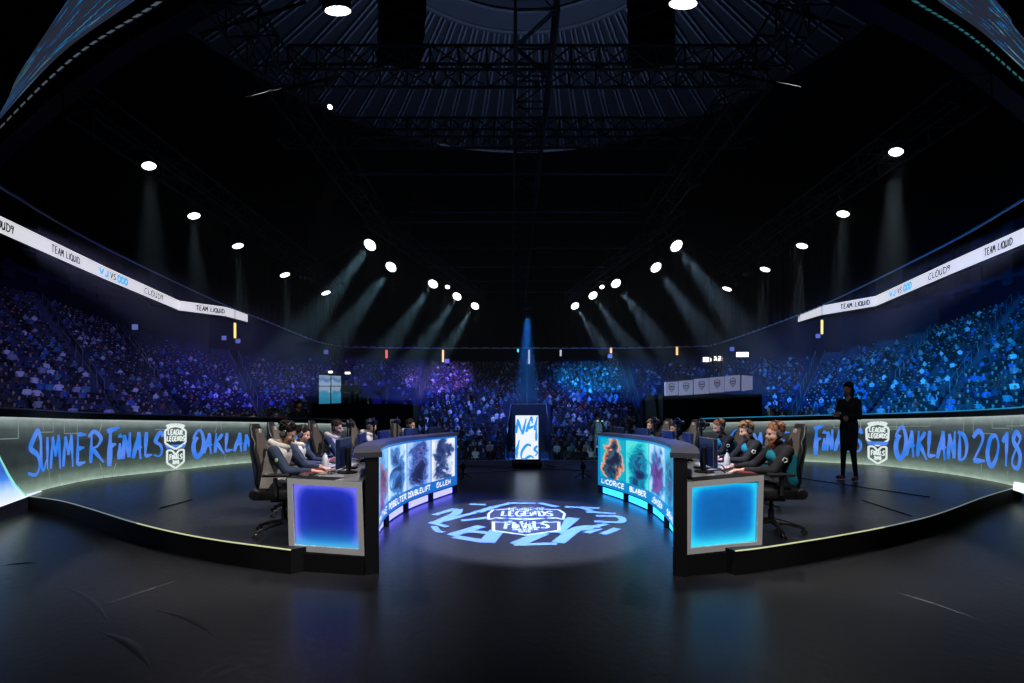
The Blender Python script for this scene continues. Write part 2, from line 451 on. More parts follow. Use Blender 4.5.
# blackout drape hung on a pipe around the arena
def drape(side, pts, D, label):
    P = [ray(px, y, d) for (px, y), d in zip(pts, D)]
    C3 = catmull(P, 8)
    root = thing('blackout_drape', label, 'drape', tuple(P[0]))
    mb = MB(); rows = []
    N = len(C3)
    dense = []
    for a, b in zip(C3, C3[1:]):
        for q in range(4): dense.append(a.lerp(b, q/4))
    dense.append(C3[-1])
    for z in (0, 8, 34):
        rows.append([(p.x, p.y+.22*math.sin(i*1.9), p.z if z == 0 else max(p.z+z*.9, min(34, p.z+z))) for i, p in enumerate(dense)])
    mb.grid(rows); obj('cloth', mb, M_drape, root, world=True, smooth=True)
    mb = MB(); mb.tube(C3, .1, 6); obj('bottom_pipe', mb, mat('drape pipe', (.55, .6, .7), .5, .1), root, world=True)
drape('left', [(-60, 150), (0, 187), (105, 248), (218, 302), (265, 320.5), (316, 341), (345, 347)], [28, 30, 42, 58, 60, 61, 60], 'black blackout drape with a curved bottom pipe above the left ribbon board')
drape('right', [(1114, 150), (1054, 181), (949, 243), (836, 299), (789, 318.5), (738, 337), (709, 346)], [28, 30, 42, 58, 60, 61, 60], 'black blackout drape with a curved bottom pipe above the right ribbon board')
drape('mid', [(345, 347), (430, 348), (527, 348), (620, 348), (709, 346)], [60]*5, 'black blackout drape with a level bottom pipe across the far end')
# ceiling: dark deck with radial ribs around a round opening
ZC = 29.6; CC = Vector((.9, 21.5))
M_rib = mat('roof rib', (.11, .13, .17), .6)
M_deck = mat('roof deck', (.014, .018, .028), .9, bump=.2, bscale=.8)
mb = MB(); n = 96
def cp(r_, k, z, n=96): a = 2*PI*k/n; return (CC.x+r_*math.cos(a), CC.y+r_*math.sin(a), z)
mb.grid([[cp(9.8, k, ZC+.3) for k in range(n)], [cp(40, k, ZC+.3) for k in range(n)]], closed_u=True)
mb.grid([[cp(9.8, k, ZC+.3) for k in range(n)], [cp(9.8, k, ZC+3) for k in range(n)], [cp(.1, k, ZC+3) for k in range(n)]], closed_u=True)
for k in range(n):
    a = 2*PI*(k+.5)/n; d = Vector((math.cos(a), math.sin(a))); nn = Vector((-d.y, d.x))
    for off in (-.16, .16):
        A = CC+d*12.2+nn*off; B = CC+d*27+nn*off
        pts = [A+nn*.055, A-nn*.055, B-nn*.055, B+nn*.055]
        mb.add([(p.x, p.y, ZC) for p in pts]+[(p.x, p.y, ZC+.3) for p in pts], [(0, 1, 2, 3), (0, 4, 5, 1), (1, 5, 6, 2), (2, 6, 7, 3), (3, 7, 4, 0)], 1)
for rr in (10.2, 11.9):
    mb.tube([cp(rr, k, ZC-.1) for k in range(n)], .14, 6, 2, closed=True)
mb.grid([[cp(10.3, k, ZC-.02) for k in range(n)], [cp(11.8, k, ZC-.02) for k in range(n)]], 2, closed_u=True)
for k in range(20, 29): mb.tube([cp(27.1, k, ZC-.1), cp(27.1, k+1, ZC-.1)], .12, 6, 1)
struct('ceiling', mb, [M_deck, M_rib, mat('roof ring', (.035, .045, .06), .7)])
mb = MB(); mb.box((0, 34, 36), (120, 100, .4)); struct('ceiling_outer', mb, M_black)
# black soffit drapes closing the roof beyond the ribs
mb = MB()
mb.grid([[cp(27.2, k, ZC-.2) for k in range(n)], [cp(60, k, ZC-.2) for k in range(n)]], closed_u=True)
struct('ceiling_soffit', mb, M_drape)

# ---------------------------------------------------------------- RIG: trusses, towers, pipes
def truss(label, A, B, w, h=None, n=None, mt=None, up=Vector((0, 0, 1)), r=.03):
    mt = mt or M_truss; h = h or w; A = Vector(A); B = Vector(B); d = (B-A).normalized()
    L = (B-A).length; s_ = d.cross(up).normalized()*w/2; u_ = s_.cross(d).normalized()*h/2
    n = n or max(2, int(L/w/1.1))
    root = thing('lighting_truss', label, 'truss', tuple(A))
    cs = [s_+u_, s_-u_, -s_-u_, -s_+u_]
    for c in cs:
        mb = MB(); mb.tube([A+c, B+c], r, 6); obj('chord', mb, mt, root, world=True)
    mb = MB()
    for i in range(n):
        p = A.lerp(B, i/n); q = A.lerp(B, (i+1)/n)
        for j in range(4):
            a, b = cs[j], cs[(j+1) % 4]
            if i % 2: a, b = b, a
            mb.tube([p+a, q+b], r*.6, 5, cap=False)
            mb.tube([p+a, p+b], r*.6, 5, cap=False)
    obj('lacing', mb, mt, root, world=True)
    return root
truss('long box truss overhead running down the middle of the stage', (.42, 7.6, 8.7), (.42, 26.6, 8.7), .72)
truss('overhead box truss left of the middle, running away from the camera', (-5.1, 7.2, 9.0), (-5.1, 17, 9.0), .62)
truss('overhead box truss right of the middle, running away from the camera', (5.3, 7.2, 9.0), (5.3, 17, 9.0), .62)
truss('outer overhead box truss on the left, above the outer row of lamps', (-10.3, 10.8, 9.0), (-10.3, 27, 9.0), .7)
truss('outer overhead box truss on the right, above the outer row of lamps', (10.6, 10.4, 9.0), (10.9, 25, 9.0), .7)
truss('angled inner truss carrying the far left lamps', (-5.3, 17, 8.9), (-1.9, 29, 8.9), .5)
truss('angled inner truss carrying the far right lamps', (6.2, 17, 8.9), (3.6, 29, 8.9), .5)
truss('upright truss tower on the left behind the players', (-10.3, 27, -1.6), (-10.3, 27, 9.2), .45, up=Vector((0, 1, 0)))
truss('upright truss tower on the right behind the players', (10.9, 24.4, -1.6), (10.9, 24.4, 9.2), .45, up=Vector((0, 1, 0)))
truss('near black cross truss overhead, closest to the camera', (-4.6, 9.6, 8.9), (5.3, 9.6, 8.9), .5)
truss('second black cross truss overhead, under the roof ribs', (-6.2, 12.2, 9.1), (6.4, 12.2, 9.1), .5)
M_pipe = mat('blue grey pipe', (.05, .07, .10), .5, .2)
PIPES = [(174, 357, 674, 'nearest'), (212, 410, 640, 'second'), (222, 395, 650, 'third'), (248, 405, 650, 'fourth'), (267, 430, 625, 'fifth'), (281, 435, 620, 'sixth'), (292, 450, 600, 'farthest')]
for y, xa, xb, nm in PIPES:
    D = 6.6*F/(HY-y); mb = MB(); mb.tube([ray(xa, y, D), ray(xb, y, D)], .035, 6)
    o = obj('rigging_pipe', mb, M_pipe); tag(o, 'thin horizontal rigging pipe across the truss rig, %s' % nm, 'pipe')
# side cross pipes on the inner trusses
for (a, b, lb) in (((200, 34), (306, 2), 'dim diagonal pipe crossing the left inner truss near the top'), ((247, 98), (340, 76), 'dim pipe crossing the left inner truss below the top one'),
                   ((762, 2), (850, 28), 'dim diagonal pipe crossing the right inner truss near the top'), ((706, 68), (800, 88), 'dim pipe crossing the right inner truss below the top one')):
    mb = MB(); mb.tube([ray(*a, 8.6), ray(*b, 8.6)], .025, 6); o = obj('rigging_pipe', mb, M_black); tag(o, lb, 'pipe')

# lamps ------------------------------------------------------------------
def lens_mat(name, es, col=(1, .98, .95)):
    m = bpy.data.materials.new(name); m.use_nodes = True; nt = m.node_tree; b = nt.nodes['Principled BSDF']
    tc = node(nt, 'ShaderNodeTexCoord'); v = node(nt, 'ShaderNodeTexVoronoi'); v.inputs['Scale'].default_value = 14
    v.inputs['Randomness'].default_value = .15
    nt.links.new(tc.outputs['Object'], v.inputs['Vector'])
    c = ramp(nt, v.outputs['Distance'], [(.3, (1, 1, 1)), (.6, (.15, .15, .15))])
    nt.links.new(c, b.inputs['Emission Color']); b.inputs['Emission Strength'].default_value = es
    b.inputs['Base Color'].default_value = (*col, 1)
    return m
M_lens = lens_mat('lit lens', 5.0)
M_lensd = mat('glass lens dark', (.03, .05, .08), .1)
def lamp_mesh(lit=True):
    """local: aims along -Z, lens at origin; radius .2"""
    root = thing('stage_light', '', 'stage light')
    mb = MB(); mb.lathe([(.205, .0), (.215, .02), (.215, .1), (.17, .2), (.1, .28), (.02, .3)], n=20)
    obj('housing', mb, M_fl, root, smooth=False)
    mb = MB(); mb.lathe([(.001, -.012), (.1, -.012), (.195, .0), (.195, .01)], n=20); obj('lens', mb, M_lens if lit else M_lensd, root)
    mb = MB(); mb.tube([(-.24, 0, .1), (-.25, 0, .35), (0, 0, .42), (.25, 0, .35), (.24, 0, .1)], .018, 6); obj('yoke', mb, M_fl, root)
    mb = MB(); mb.rbox((0, 0, .5), (.14, .1, .14), .02); obj('clamp', mb, M_fl, root)
    return root
def aim(o, d):
    o.rotation_mode = 'QUATERNION'; o.rotation_quaternion = Vector((0, 0, -1)).rotation_difference(Vector(d).normalized())
LPROTO = {True: None, False: None}
def lamp(px, py, h, r, d, label, lit=True, group=None):
    D = h*F/(HY-py); p = ray(px, py, D)
    if LPROTO[lit] is None: LPROTO[lit] = lamp_mesh(lit); o = LPROTO[lit]
    else: o = copytree(LPROTO[lit])
    o.location = p; s = r/F*D/.2; o.scale = (s, s, s); aim(o, d); o['label'] = label
    if group: o['group'] = group
    return p
def spot(name, p, d, col, energy, size, blend=.4, rad=.12):
    l = bpy.data.lights.new(name, 'SPOT'); l.color = col; l.energy = energy; l.spot_size = R(size); l.spot_blend = blend; l.shadow_soft_size = rad
    o = bpy.data.objects.new(name, l); COL.objects.link(o); o.location = Vector(p)+Vector(d).normalized()*.08
    o.rotation_mode = 'QUATERNION'; o.rotation_quaternion = Vector((0, 0, -1)).rotation_difference(Vector(d).normalized())
    return o
ORD = ['nearest', 'second', 'third', 'fourth', 'farthest']
K = 1.0
for i, (x, y) in enumerate([(149, 166), (194, 216), (238, 246), (285, 275), (326, 293)]):
    d = (.1, -.08, -1); p = lamp(x, y, 6.4, [6.2, 5.6, 5.2, 4.8, 4.5][i], (.45, .0, -1), 'lit round spotlight in the outer left row, %s to the camera' % ORD[i])
    spot('beam_light', p, d, (.7, .9, 1), 1000*K, 15)
for i, (x, y) in enumerate([(896, 152), (843, 214), (802, 246), (765, 269.5), (727, 289)]):
    d = (-.1, -.08, -1); p = lamp(x, y, 6.4, [6.2, 5.6, 5.2, 4.8, 4.5][i], (-.45, .0, -1), 'lit round spotlight in the outer right row, %s to the camera' % ORD[i])
    spot('beam_light', p, d, (.75, .9, 1), (2400 if i == 0 else 1100)*K, 15)
for i, (x, y) in enumerate([(370, 245), (391, 267), (433, 284), (457, 296.5), (475, 306)]):
    d = (-.62, -.25, -1); p = lamp(x, y, 6.4, [6.2, 5.5, 4.9, 4.5, 4.1][i], (-.3, -.9, -1), 'bright round spotlight in the inner left row, %s to the camera' % ORD[i])
    spot('beam_light', p, d, (.42, .8, 1), 6500*K, 17)
for i, (x, y) in enumerate([(676.5, 246), (656, 267.5), (616, 283.5), (593, 295.5), (575, 306)]):
    d = (.62, -.25, -1); p = lamp(x, y, 6.4, [6.2, 5.5, 4.9, 4.5, 4.1][i], (.3, -.9, -1), 'bright round spotlight in the inner right row, %s to the camera' % ORD[i])
    spot('beam_light', p, d, (.45, .72, 1), 6500*K, 17)
for (x, y, lb) in ((447.5, 287, 'small bluish lamp between two bright spots in the inner left row'), (602, 287, 'small bluish lamp between two bright spots in the inner right row')):
    p = lamp(x, y, 6.4, 2.4, (0, -.8, -1), lb); spot('beam_light', p, (-.2 if x < 512 else .2, 0, -1), (.3, .7, 1), 500, 20)
lamp(338, 11, 6.9, 13, (.1, .45, -1), 'flat round work light at the very top, left of the roof ring')
lamp(683, 4, 6.9, 14, (-.1, .45, -1), 'flat round work light at the very top, right of the roof ring')
lamp(330, 107, 6.9, 2.5, (.1, -.6, -1), 'tiny lit lamp high on the left inner truss')
p = lamp(527, 309, 6.4, 3.2, (0, 0, -1), 'unlit lens of the blue lamp hanging over the far end of the middle truss', lit=False)
spot('beam_light', p, (0, 0, -1), (.02, .25, 1), 40000, 20)
UL = ['nearest', 'second', 'third', 'fourth', 'fifth', 'farthest']
for i, t in enumerate([0, .2, .4, .6, .8, 1]):
    x = 243+(315-243)*t; y = 231+(285-231)*t
    lamp(x, y, 7.0, 5.5-1.6*t, (.1, -.3, -1), 'unlit moving head hanging above the outer left lamps, %s' % UL[i], lit=False)
    x = 806-(806-733)*t
    lamp(x, y, 7.0, 5.5-1.6*t, (-.1, -.3, -1), 'unlit moving head hanging above the outer right lamps, %s' % UL[i], lit=False)
for i, (x, y) in enumerate([(404, 233), (358, 186), (413, 205), (447, 255)]):
    for sx, nm in ((x, 'left'), (1054-x, 'right')):
        lamp(sx, y, 6.8, 5.-.6*i, (0, -.2, -1), 'unlit spotlight on the inner %s truss, %s' % (nm, ORD[i]), lit=False)
# speaker arrays
for (x, y, nm, s) in ((402, 24, 'left', 1), (651, 24, 'right', -1)):
    D = 10.5; p = ray(x, y, D); rt = thing('line_array_speaker', 'dark hanging speaker array at the top, %s of the middle truss' % nm, 'speaker', tuple(p), R(25*s))
    for k in range(4):
        mb = MB(); M = Matrix.Rotation(R(-6*k), 3, 'X'); mb.rbox((0, .05*k*k*.6, .45-.3*k), (1.0, .6, .27), .03, M=M)
        c = obj('cabinet', mb, M_blackgl, rt)
        mb = MB(); mb.rbox((0, .05*k*k*.6-.31, .45-.3*k), (.9, .02, .22), .008, M=M); obj('grille', mb, mat('speaker grille', (.02, .02, .03), .7), c)
    mb = MB(); mb.tube([(-.4, 0, .6), (-.4, 0, 3)], .02, 5); mb.tube([(.4, 0, .6), (.4, 0, 3)], .02, 5); mb.box((0, 0, .64), (1, .5, .05)); obj('hanging_frame', mb, M_truss, rt)
# power cables sagging between the rig parts
M_cable = mat('cable', (.02, .02, .025), .6)
for (a, b, c, lb) in (((285, 243), (320, 262), (372, 235), 'left'), ((768, 243), (733, 262), (681, 235), 'right')):
    P = catmull([ray(*a, 18), ray(*b, 18), ray(*c, 18)], 8); mb = MB(); mb.tube(P, .03, 5)
    o = obj('power_cable', mb, M_cable); tag(o, 'black cable sagging between the trusses on the %s' % lb, 'cable')

# ---------------------------------------------------------------- scoreboards in the upper corners
def board_mat(seed, base):
    m = bpy.data.materials.new('scoreboard picture'); m.use_nodes = True; nt = m.node_tree; b = nt.nodes['Principled BSDF']
    uv = node(nt, 'ShaderNodeUVMap'); mp = node(nt, 'ShaderNodeMapping'); mp.inputs['Scale'].default_value = (4, 22, 1); mp.inputs['Location'].default_value = (seed, seed, 0); mp.inputs['Rotation'].default_value = (0, 0, -.25 if seed < 5 else .25)
    nt.links.new(uv.outputs['UV'], mp.inputs['Vector'])
    n = node(nt, 'ShaderNodeTexNoise'); n.inputs['Scale'].default_value = .75; n.inputs['Detail'].default_value = 3; nt.links.new(mp.outputs['Vector'], n.inputs['Vector'])
    c = ramp(nt, n.outputs['Fac'], [(.0, (.016, .022, .04)), (.57, (.026, .032, .055)), (.595, (.0, .12, .5)), (.61, (.0, .38, .8)), (.625, (.03, .04, .06)), (.65, (.03, .04, .06)), (.665, (.03, .35, .25)), (.68, (.35, .3, .15)), (.75, (.1, .5, .6))])
    nt.links.new(c, b.inputs['Emission Color']); b.inputs['Emission Strength'].default_value = base; b.inputs['Base Color'].default_value = (.01, .01, .01, 1)
    return m
def scoreboard(nm, low, high, dash, und, seed):
    L = catmull([ray(*q) for q in low], 10); H_ = catmull([ray(*q) for q in high], 10); Dd = catmull([ray(*q) for q in dash], 10); U = catmull([ray(*q) for q in und], 10)
    rt = thing('scoreboard', 'big tilted video board in the upper %s corner, coloured streaks above dashes' % nm, 'scoreboard', tuple(L[0]))
    n = len(L); mb = MB(); mb.grid([L, H_]); uvs = [(i/(n-1), 0) for i in range(n)]+[(i/(n-1), 1) for i in range(n)]
    obj('picture_panel', mb, board_mat(seed, .75), rt, world=True, uvs=uvs)
    off = Vector((0, 1.2, .6))
    mb = MB(); mb.grid([L, Dd, U]); mb.grid([[p+off for p in U], [p+off*1.3 for p in H_]]); mb.grid([U, [p+off for p in U]]); mb.grid([H_, [p+off*1.3 for p in H_]]); obj('housing', mb, mat('scoreboard housing', (.01, .012, .03), .7), rt, world=True)
    mb = MB()
    L2 = [l.lerp(d, .82) for l, d in zip(L, Dd)]
    for k in range(0, n-1):
        for q in (0,):
            a = Dd[k].lerp(Dd[k+1], .1); b = Dd[k].lerp(Dd[k+1], .78); a2 = L2[k].lerp(L2[k+1], .1); b2 = L2[k].lerp(L2[k+1], .78)
            dn = Vector((0, -.03, -.03)); mb.add([a+dn, b+dn, b2+dn, a2+dn], [(0, 1, 2, 3)])
    obj('dash_lights', mb, mat('dash light '+nm, (.1, .2, .25), .5, emit=(.22, .28, .36) if nm == 'left' else (.08, .35, .42), es=.3), rt, world=True)
scoreboard('left', [(-70, 200, 31), (0, 119, 28.5), (60, 55, 23.4), (135, 0, 20.3), (250, -90, 16.6)], [(-60, 175, 36), (0, 103, 32.9), (25, 64, 29.2), (68, 0, 24.7), (130, -90, 20)],
           [(-70, 207, 30), (0, 129, 27.8), (75, 58, 22.5), (165, 0, 19.2), (280, -85, 16)], [(-70, 222, 29.5), (0, 145, 27.5), (90, 68, 22), (200, 0, 18.1), (310, -60, 16)], 1.3)
scoreboard('right', [(850, -70, 17), (937, 0, 20.3), (983, 33, 22.6), (1024, 70, 24.6), (1100, 140, 28)], [(900, -120, 20), (996, 0, 24.7), (1010, 17, 26), (1024, 38, 27.2), (1100, 120, 32)],
           [(820, -60, 16), (910, 0, 19.2), (968, 36, 21.6), (1024, 83, 23.9), (1100, 150, 27)], [(790, -50, 15.5), (880, 4, 18.2), (955, 46, 21.2), (1024, 99, 23.8), (1100, 165, 27)], 7.1)

# ---------------------------------------------------------------- STAGE: LED walls
def led_mat():
    m = bpy.data.materials.new('LED wall picture'); m.use_nodes = True; nt = m.node_tree; b = nt.nodes['Principled BSDF']
    uv = node(nt, 'ShaderNodeUVMap'); sp = node(nt, 'ShaderNodeSeparateXYZ'); nt.links.new(uv.outputs['UV'], sp.inputs['Vector'])
    v = sp.outputs['Y']
    c = ramp(nt, v, [(0, (.42, .55, .46)), (.06, (.22, .31, .25)), (.2, (.075, .11, .095)), (.4, (.028, .038, .038)), (.65, (.024, .034, .036)), (.85, (.075, .10, .10)), (.96, (.24, .30, .29)), (1, (.42, .5, .48))])
    n = node(nt, 'ShaderNodeTexNoise'); n.inputs['Scale'].default_value = 3; n.inputs['Detail'].default_value = 8
    mp = node(nt, 'ShaderNodeMapping'); mp.inputs['Scale'].default_value = (14, 3, 1); nt.links.new(uv.outputs['UV'], mp.inputs['Vector']); nt.links.new(mp.outputs['Vector'], n.inputs['Vector'])
    mr = node(nt, 'ShaderNodeMapRange'); mr.inputs['To Min'].default_value = .6; mr.inputs['To Max'].default_value = 1.35; nt.links.new(n.outputs['Fac'], mr.inputs['Value'])
    mx = node(nt, 'ShaderNodeVectorMath', operation='SCALE'); nt.links.new(c, mx.inputs[0]); nt.links.new(mr.outputs['Result'], mx.inputs['Scale'])
    nt.links.new(mx.outputs['Vector'], b.inputs['Emission Color']); b.inputs['Emission Strength'].default_value = 1.0
    b.inputs['Base Color'].default_value = (.01, .01, .01, 1); b.inputs['Roughness'].default_value = .5
    return m
M_led = led_mat()
def blue_letter():
    m = bpy.data.materials.new('letter blue'); m.use_nodes = True; nt = m.node_tree; b = nt.nodes['Principled BSDF']
    tc = node(nt, 'ShaderNodeTexCoord'); n = node(nt, 'ShaderNodeTexNoise'); n.inputs['Scale'].default_value = 3.0; nt.links.new(tc.outputs['Object'], n.inputs['Vector'])
    c = ramp(nt, n.outputs['Fac'], [(.35, (.02, .19, .78)), (.65, (.10, .25, .85))])
    nt.links.new(c, b.inputs['Emission Color']); b.inputs['Emission Strength'].default_value = 1; b.inputs['Base Color'].default_value = (.01, .02, .05, 1)
    return m
M_let = blue_letter()
M_line = mat('pale line', (.1, .1, .1), .5, emit=(.2, .27, .25), es=1)
M_emb = mat('emblem white', (.2, .2, .2), .5, emit=(.72, .82, .8), es=1)
M_embd = mat('emblem dark', (.01, .01, .01), .5, emit=(.01, .03, .06), es=1)
def emblem(fn, u, h, w, t):
    """badge: crest on top of a shield, drawn with strokes. (u, h) base point, w width, t height"""
    we = MB(); dk = MB()
    f = lambda x, y, off=.012: fn(u+x*w, h+y*t, off)
    def poly(mb, pts, off): mb.add([f(x, y, off) for x, y in pts], [tuple(range(len(pts)))])
    # upper shield
    def outline(mb, pts, th):
        pts = pts+[pts[0]]
        for a, b in zip(pts, pts[1:]): stroke_poly(mb, [(a[0]*w, a[1]*t), (b[0]*w, b[1]*t)], th, lambda x, y: fn(u+x, h+y, .012), False)
    outline(we, [(-.5, .82), (-.28, .9), (0, .93), (.28, .9), (.5, .82), (.48, .56), (.3, .5), (0, .42), (-.3, .5), (-.48, .56)], w*.05)
    for k in range(7):
        a = PI*(.15+.7*k/6); stroke_poly(we, [(.36*w*math.cos(a), (.88+.03*math.sin(a))*t), (.46*w*math.cos(a), (.93+.06*math.sin(a))*t)], w*.07, lambda x, y: fn(u+x, h+y, .012), False)
    write(we, 'LEAGUE', lambda x, y: fn(u+x, h+y, .014), -.38*w, .38*w, .74*t, .85*t, w*.03, False)
    write(we, 'LEGENDS', lambda x, y: fn(u+x, h+y, .014), -.42*w, .42*w, .60*t, .71*t, w*.03, False)
    bl = MB(); bl.add([f(x, y, .013) for x, y in [(-.5, .52), (.5, .52), (.42, .44), (-.42, .44)]], [(0, 1, 2, 3)])
    outline(we, [(-.4, .40), (-.18, .40), (0, .3), (.18, .40), (.4, .40), (.4, .13), (0, 0), (-.4, .13)], w*.05)
    write(we, 'FINALS', lambda x, y: fn(u+x, h+y, .014), -.3*w, .3*w, .20*t, .31*t, w*.03, False)
    write(we, '2018', lambda x, y: fn(u+x, h+y, .014), -.16*w, .16*w, .10*t, .17*t, w*.03, False)
    return we, bl
def led_wall(side, pts, H0, H1, words, embl, label, lines, rimcol):
    P = [onz(px, py, .25) for px, py in pts]; C3 = catmull(P, 8); cv = Curve2(C3); root = thing('led_wall', label, 'LED wall', tuple(C3[0]))
    fn = WallMap(cv, lambda u: .25)
    HT = lambda u: H0+(H1-H0)*max(0, min(1, u/cv.L))
    g = lambda u, h, off=0: fn(u, h*HT(u), off)   # h as a fraction of the panel height
    us = [cv.L*i/60 for i in range(61)]
    mb = MB(); rows = [[g(u, v, .0) for u in us] for v in (0, 1)]; mb.grid(rows)
    obj('picture_panel', mb, M_led, root, world=True, uvs=[(u/cv.L, 0) for u in us]+[(u/cv.L, 1) for u in us])
    mb = MB(); sec = [(0, .03), (.0, -.05), (.13, -.05), (.13, .03)]
    mb.grid([[g(u, 1, b)+Vector((0, 0, a)) for u in us] for a, b in [(.0, .05), (.12, .05), (.12, -.25), (0, -.25)]])
    mb.grid([[g(u, 1, -.25) for u in us], [g(u, 0, -.25) for u in us], [g(u, 0, 0) for u in us]])
    obj('black_cap', mb, M_blackgl, root, world=True)
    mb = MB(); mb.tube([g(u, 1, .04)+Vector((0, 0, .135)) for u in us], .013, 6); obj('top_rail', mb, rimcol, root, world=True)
    lb = MB()
    HM = (H0+H1)/2
    for txt, xa, xb, y0, y1, w, wide in words:
        ua, ub = fn.u_of(xa), fn.u_of(xb)
        write(lb, txt, lambda u, v: g(u, v/HM, .012), ua, ub, y0*HM, y1*HM, w, True, wide)
    obj('lettering', lb, M_let, root, world=True)
    for xe, nm in embl:
        ue = fn.u_of(xe); we, bl = emblem(lambda u, v, off: g(u, v/HM, off), ue, .04*HM, HM*.40, .92*HM)
        obj('emblem', we, M_emb, root, world=True); obj('emblem_ribbon', bl, M_let, root, world=True)
    ln = MB(); rnd = random.Random(11+len(side))
    for k in range(lines):
        u = rnd.uniform(.02, .98)*cv.L; top = rnd.random() < .6; v0 = 1 if top else 0; l = rnd.uniform(.1, .3); v1 = v0-l if top else l
        dx = rnd.choice([0, 0, .25, -.25, .12]); pts_ = [(u, v0*HM), (u+dx*.3, v1*HM)]
        if top and rnd.random() < .4: pts_ = [(u, v0*HM), (u, v1*HM), (u+rnd.choice([-.5, .5]), v1*HM)]
        for a, b in zip(pts_, pts_[1:]): stroke_poly(ln, [a, b], .006, lambda x, y: g(x, y/HM, .006), False)
    obj('line_pattern', ln, M_line, root, world=True)
    return fn
LW = led_wall('left', [(-18, 503), (24, 495), (60, 486), (100, 478.5), (168, 471), (240, 463.5), (300, 460), (347, 458)], 1.30, 1.02,
   [('SUMMER', 27, 101, .28, .76, .033, {0}), ('FiNALS', 107, 162, .30, .78, .033, {0}), ('OAKLAND', 193, 264, .30, .74, .036, {0}), ('2018', 275, 318, .28, .75, .04, None)], [(175.5, 'a')],
   'curved LED wall on the left reading SUMMER FINALS and OAKLAND in blue brush letters', 34, mat('rim rail', (.5, .45, .6), .4, .3))
M_cyanrail = mat('rail with painted cyan light', (.1, .4, .5), .4, emit=(.01, .22, .38), es=1)  # metal rail; the cyan light falling on it is painted as emission
RW = led_wall('right', [(700, 458), (750, 459.5), (806, 461.5), (877, 465.5), (938, 472.5), (985, 480), (1018, 487), (1070, 500)], 1.05, 1.36,
   [('SUMMER', 728, 803, .25, .72, .03, {0}), ('FiNALS', 814, 861, .28, .78, .037, {0}), ('OAKLAND', 896, 967, .26, .76, .037, {0}), ('2018', 972, 1023, .26, .76, .042, None)], [(878, 'b')],
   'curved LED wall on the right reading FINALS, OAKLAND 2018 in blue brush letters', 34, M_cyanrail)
# white glowing LED fin in front of the left wall end
def fin_mat():
    m = bpy.data.materials.new('fin picture'); m.use_nodes = True; nt = m.node_tree; b = nt.nodes['Principled BSDF']
    tc = node(nt, 'ShaderNodeTexCoord'); sp = node(nt, 'ShaderNodeSeparateXYZ'); nt.links.new(tc.outputs['Object'], sp.inputs['Vector'])
    n = node(nt, 'ShaderNodeTexNoise'); n.inputs['Scale'].default_value = 2; nt.links.new(tc.outputs['Object'], n.inputs['Vector'])
    f = mth(nt, 'ADD', mth(nt, 'MULTIPLY', sp.outputs['Z'], 1.6), mth(nt, 'MULTIPLY', n.outputs['Fac'], .35))
    c = ramp(nt, f, [(.2, (.85, .9, 1)), (.5, (.5, .72, 1)), (.8, (.04, .22, .8)), (1, (.02, .1, .5))])
    nt.links.new(c, b.inputs['Emission Color']); b.inputs['Emission Strength'].default_value = 1.0
    return m
t = thing('led_fin', 'white and blue glowing LED fin at the left end of the left stage', 'LED panel', tuple(ray(0, 508, 6.5)-Vector((0, 0, .0))))
pts = [(26, 496), (15, 485), (8, 474), (0, 459), (-14, 430), (-30, 400), (-60, 400), (-60, 524), (0, 507), (42, 491.5)]
def fd(px): return 7.35-(30-px)*.028
A = [ray(px, py, fd(px)) for px, py in pts]
mb = MB(); n_ = len(A); mb.add(A+[p+Vector((-.12, .10, 0)) for p in A], [tuple(range(n_)), tuple(range(2*n_-1, n_-1, -1))]+[(k, (k+1) % n_, n_+(k+1) % n_, n_+k) for k in range(n_)])
obj('picture_panel', mb, fin_mat(), t, world=True)
mb = MB(); mb.tube([p+Vector((0.01, -.01, 0)) for p in A[:6]], .014, 5); obj('edge_tube', mb, mat('green white edge', (.2, .4, .3), .4, emit=(.25, .75, .6), es=1), t, world=True)
mb = MB(); q0 = ray(1013, 485.5, 8.2); q1 = ray(1040, 494, 7.4); mb.grid([[q0, q1], [q0+Vector((.3, .25, .05)), q1+Vector((.3, .25, .05))]]); mb.grid([[q0, q1], [q0-Vector((0, 0, .08)), q1-Vector((0, 0, .08))]])
o = obj('led_fin', mb, mat('fin white', (.5, .5, .5), .5, emit=(.8, .95, .9), es=1.2)); tag(o, 'short white glowing strip at the right end of the right stage', 'LED panel')

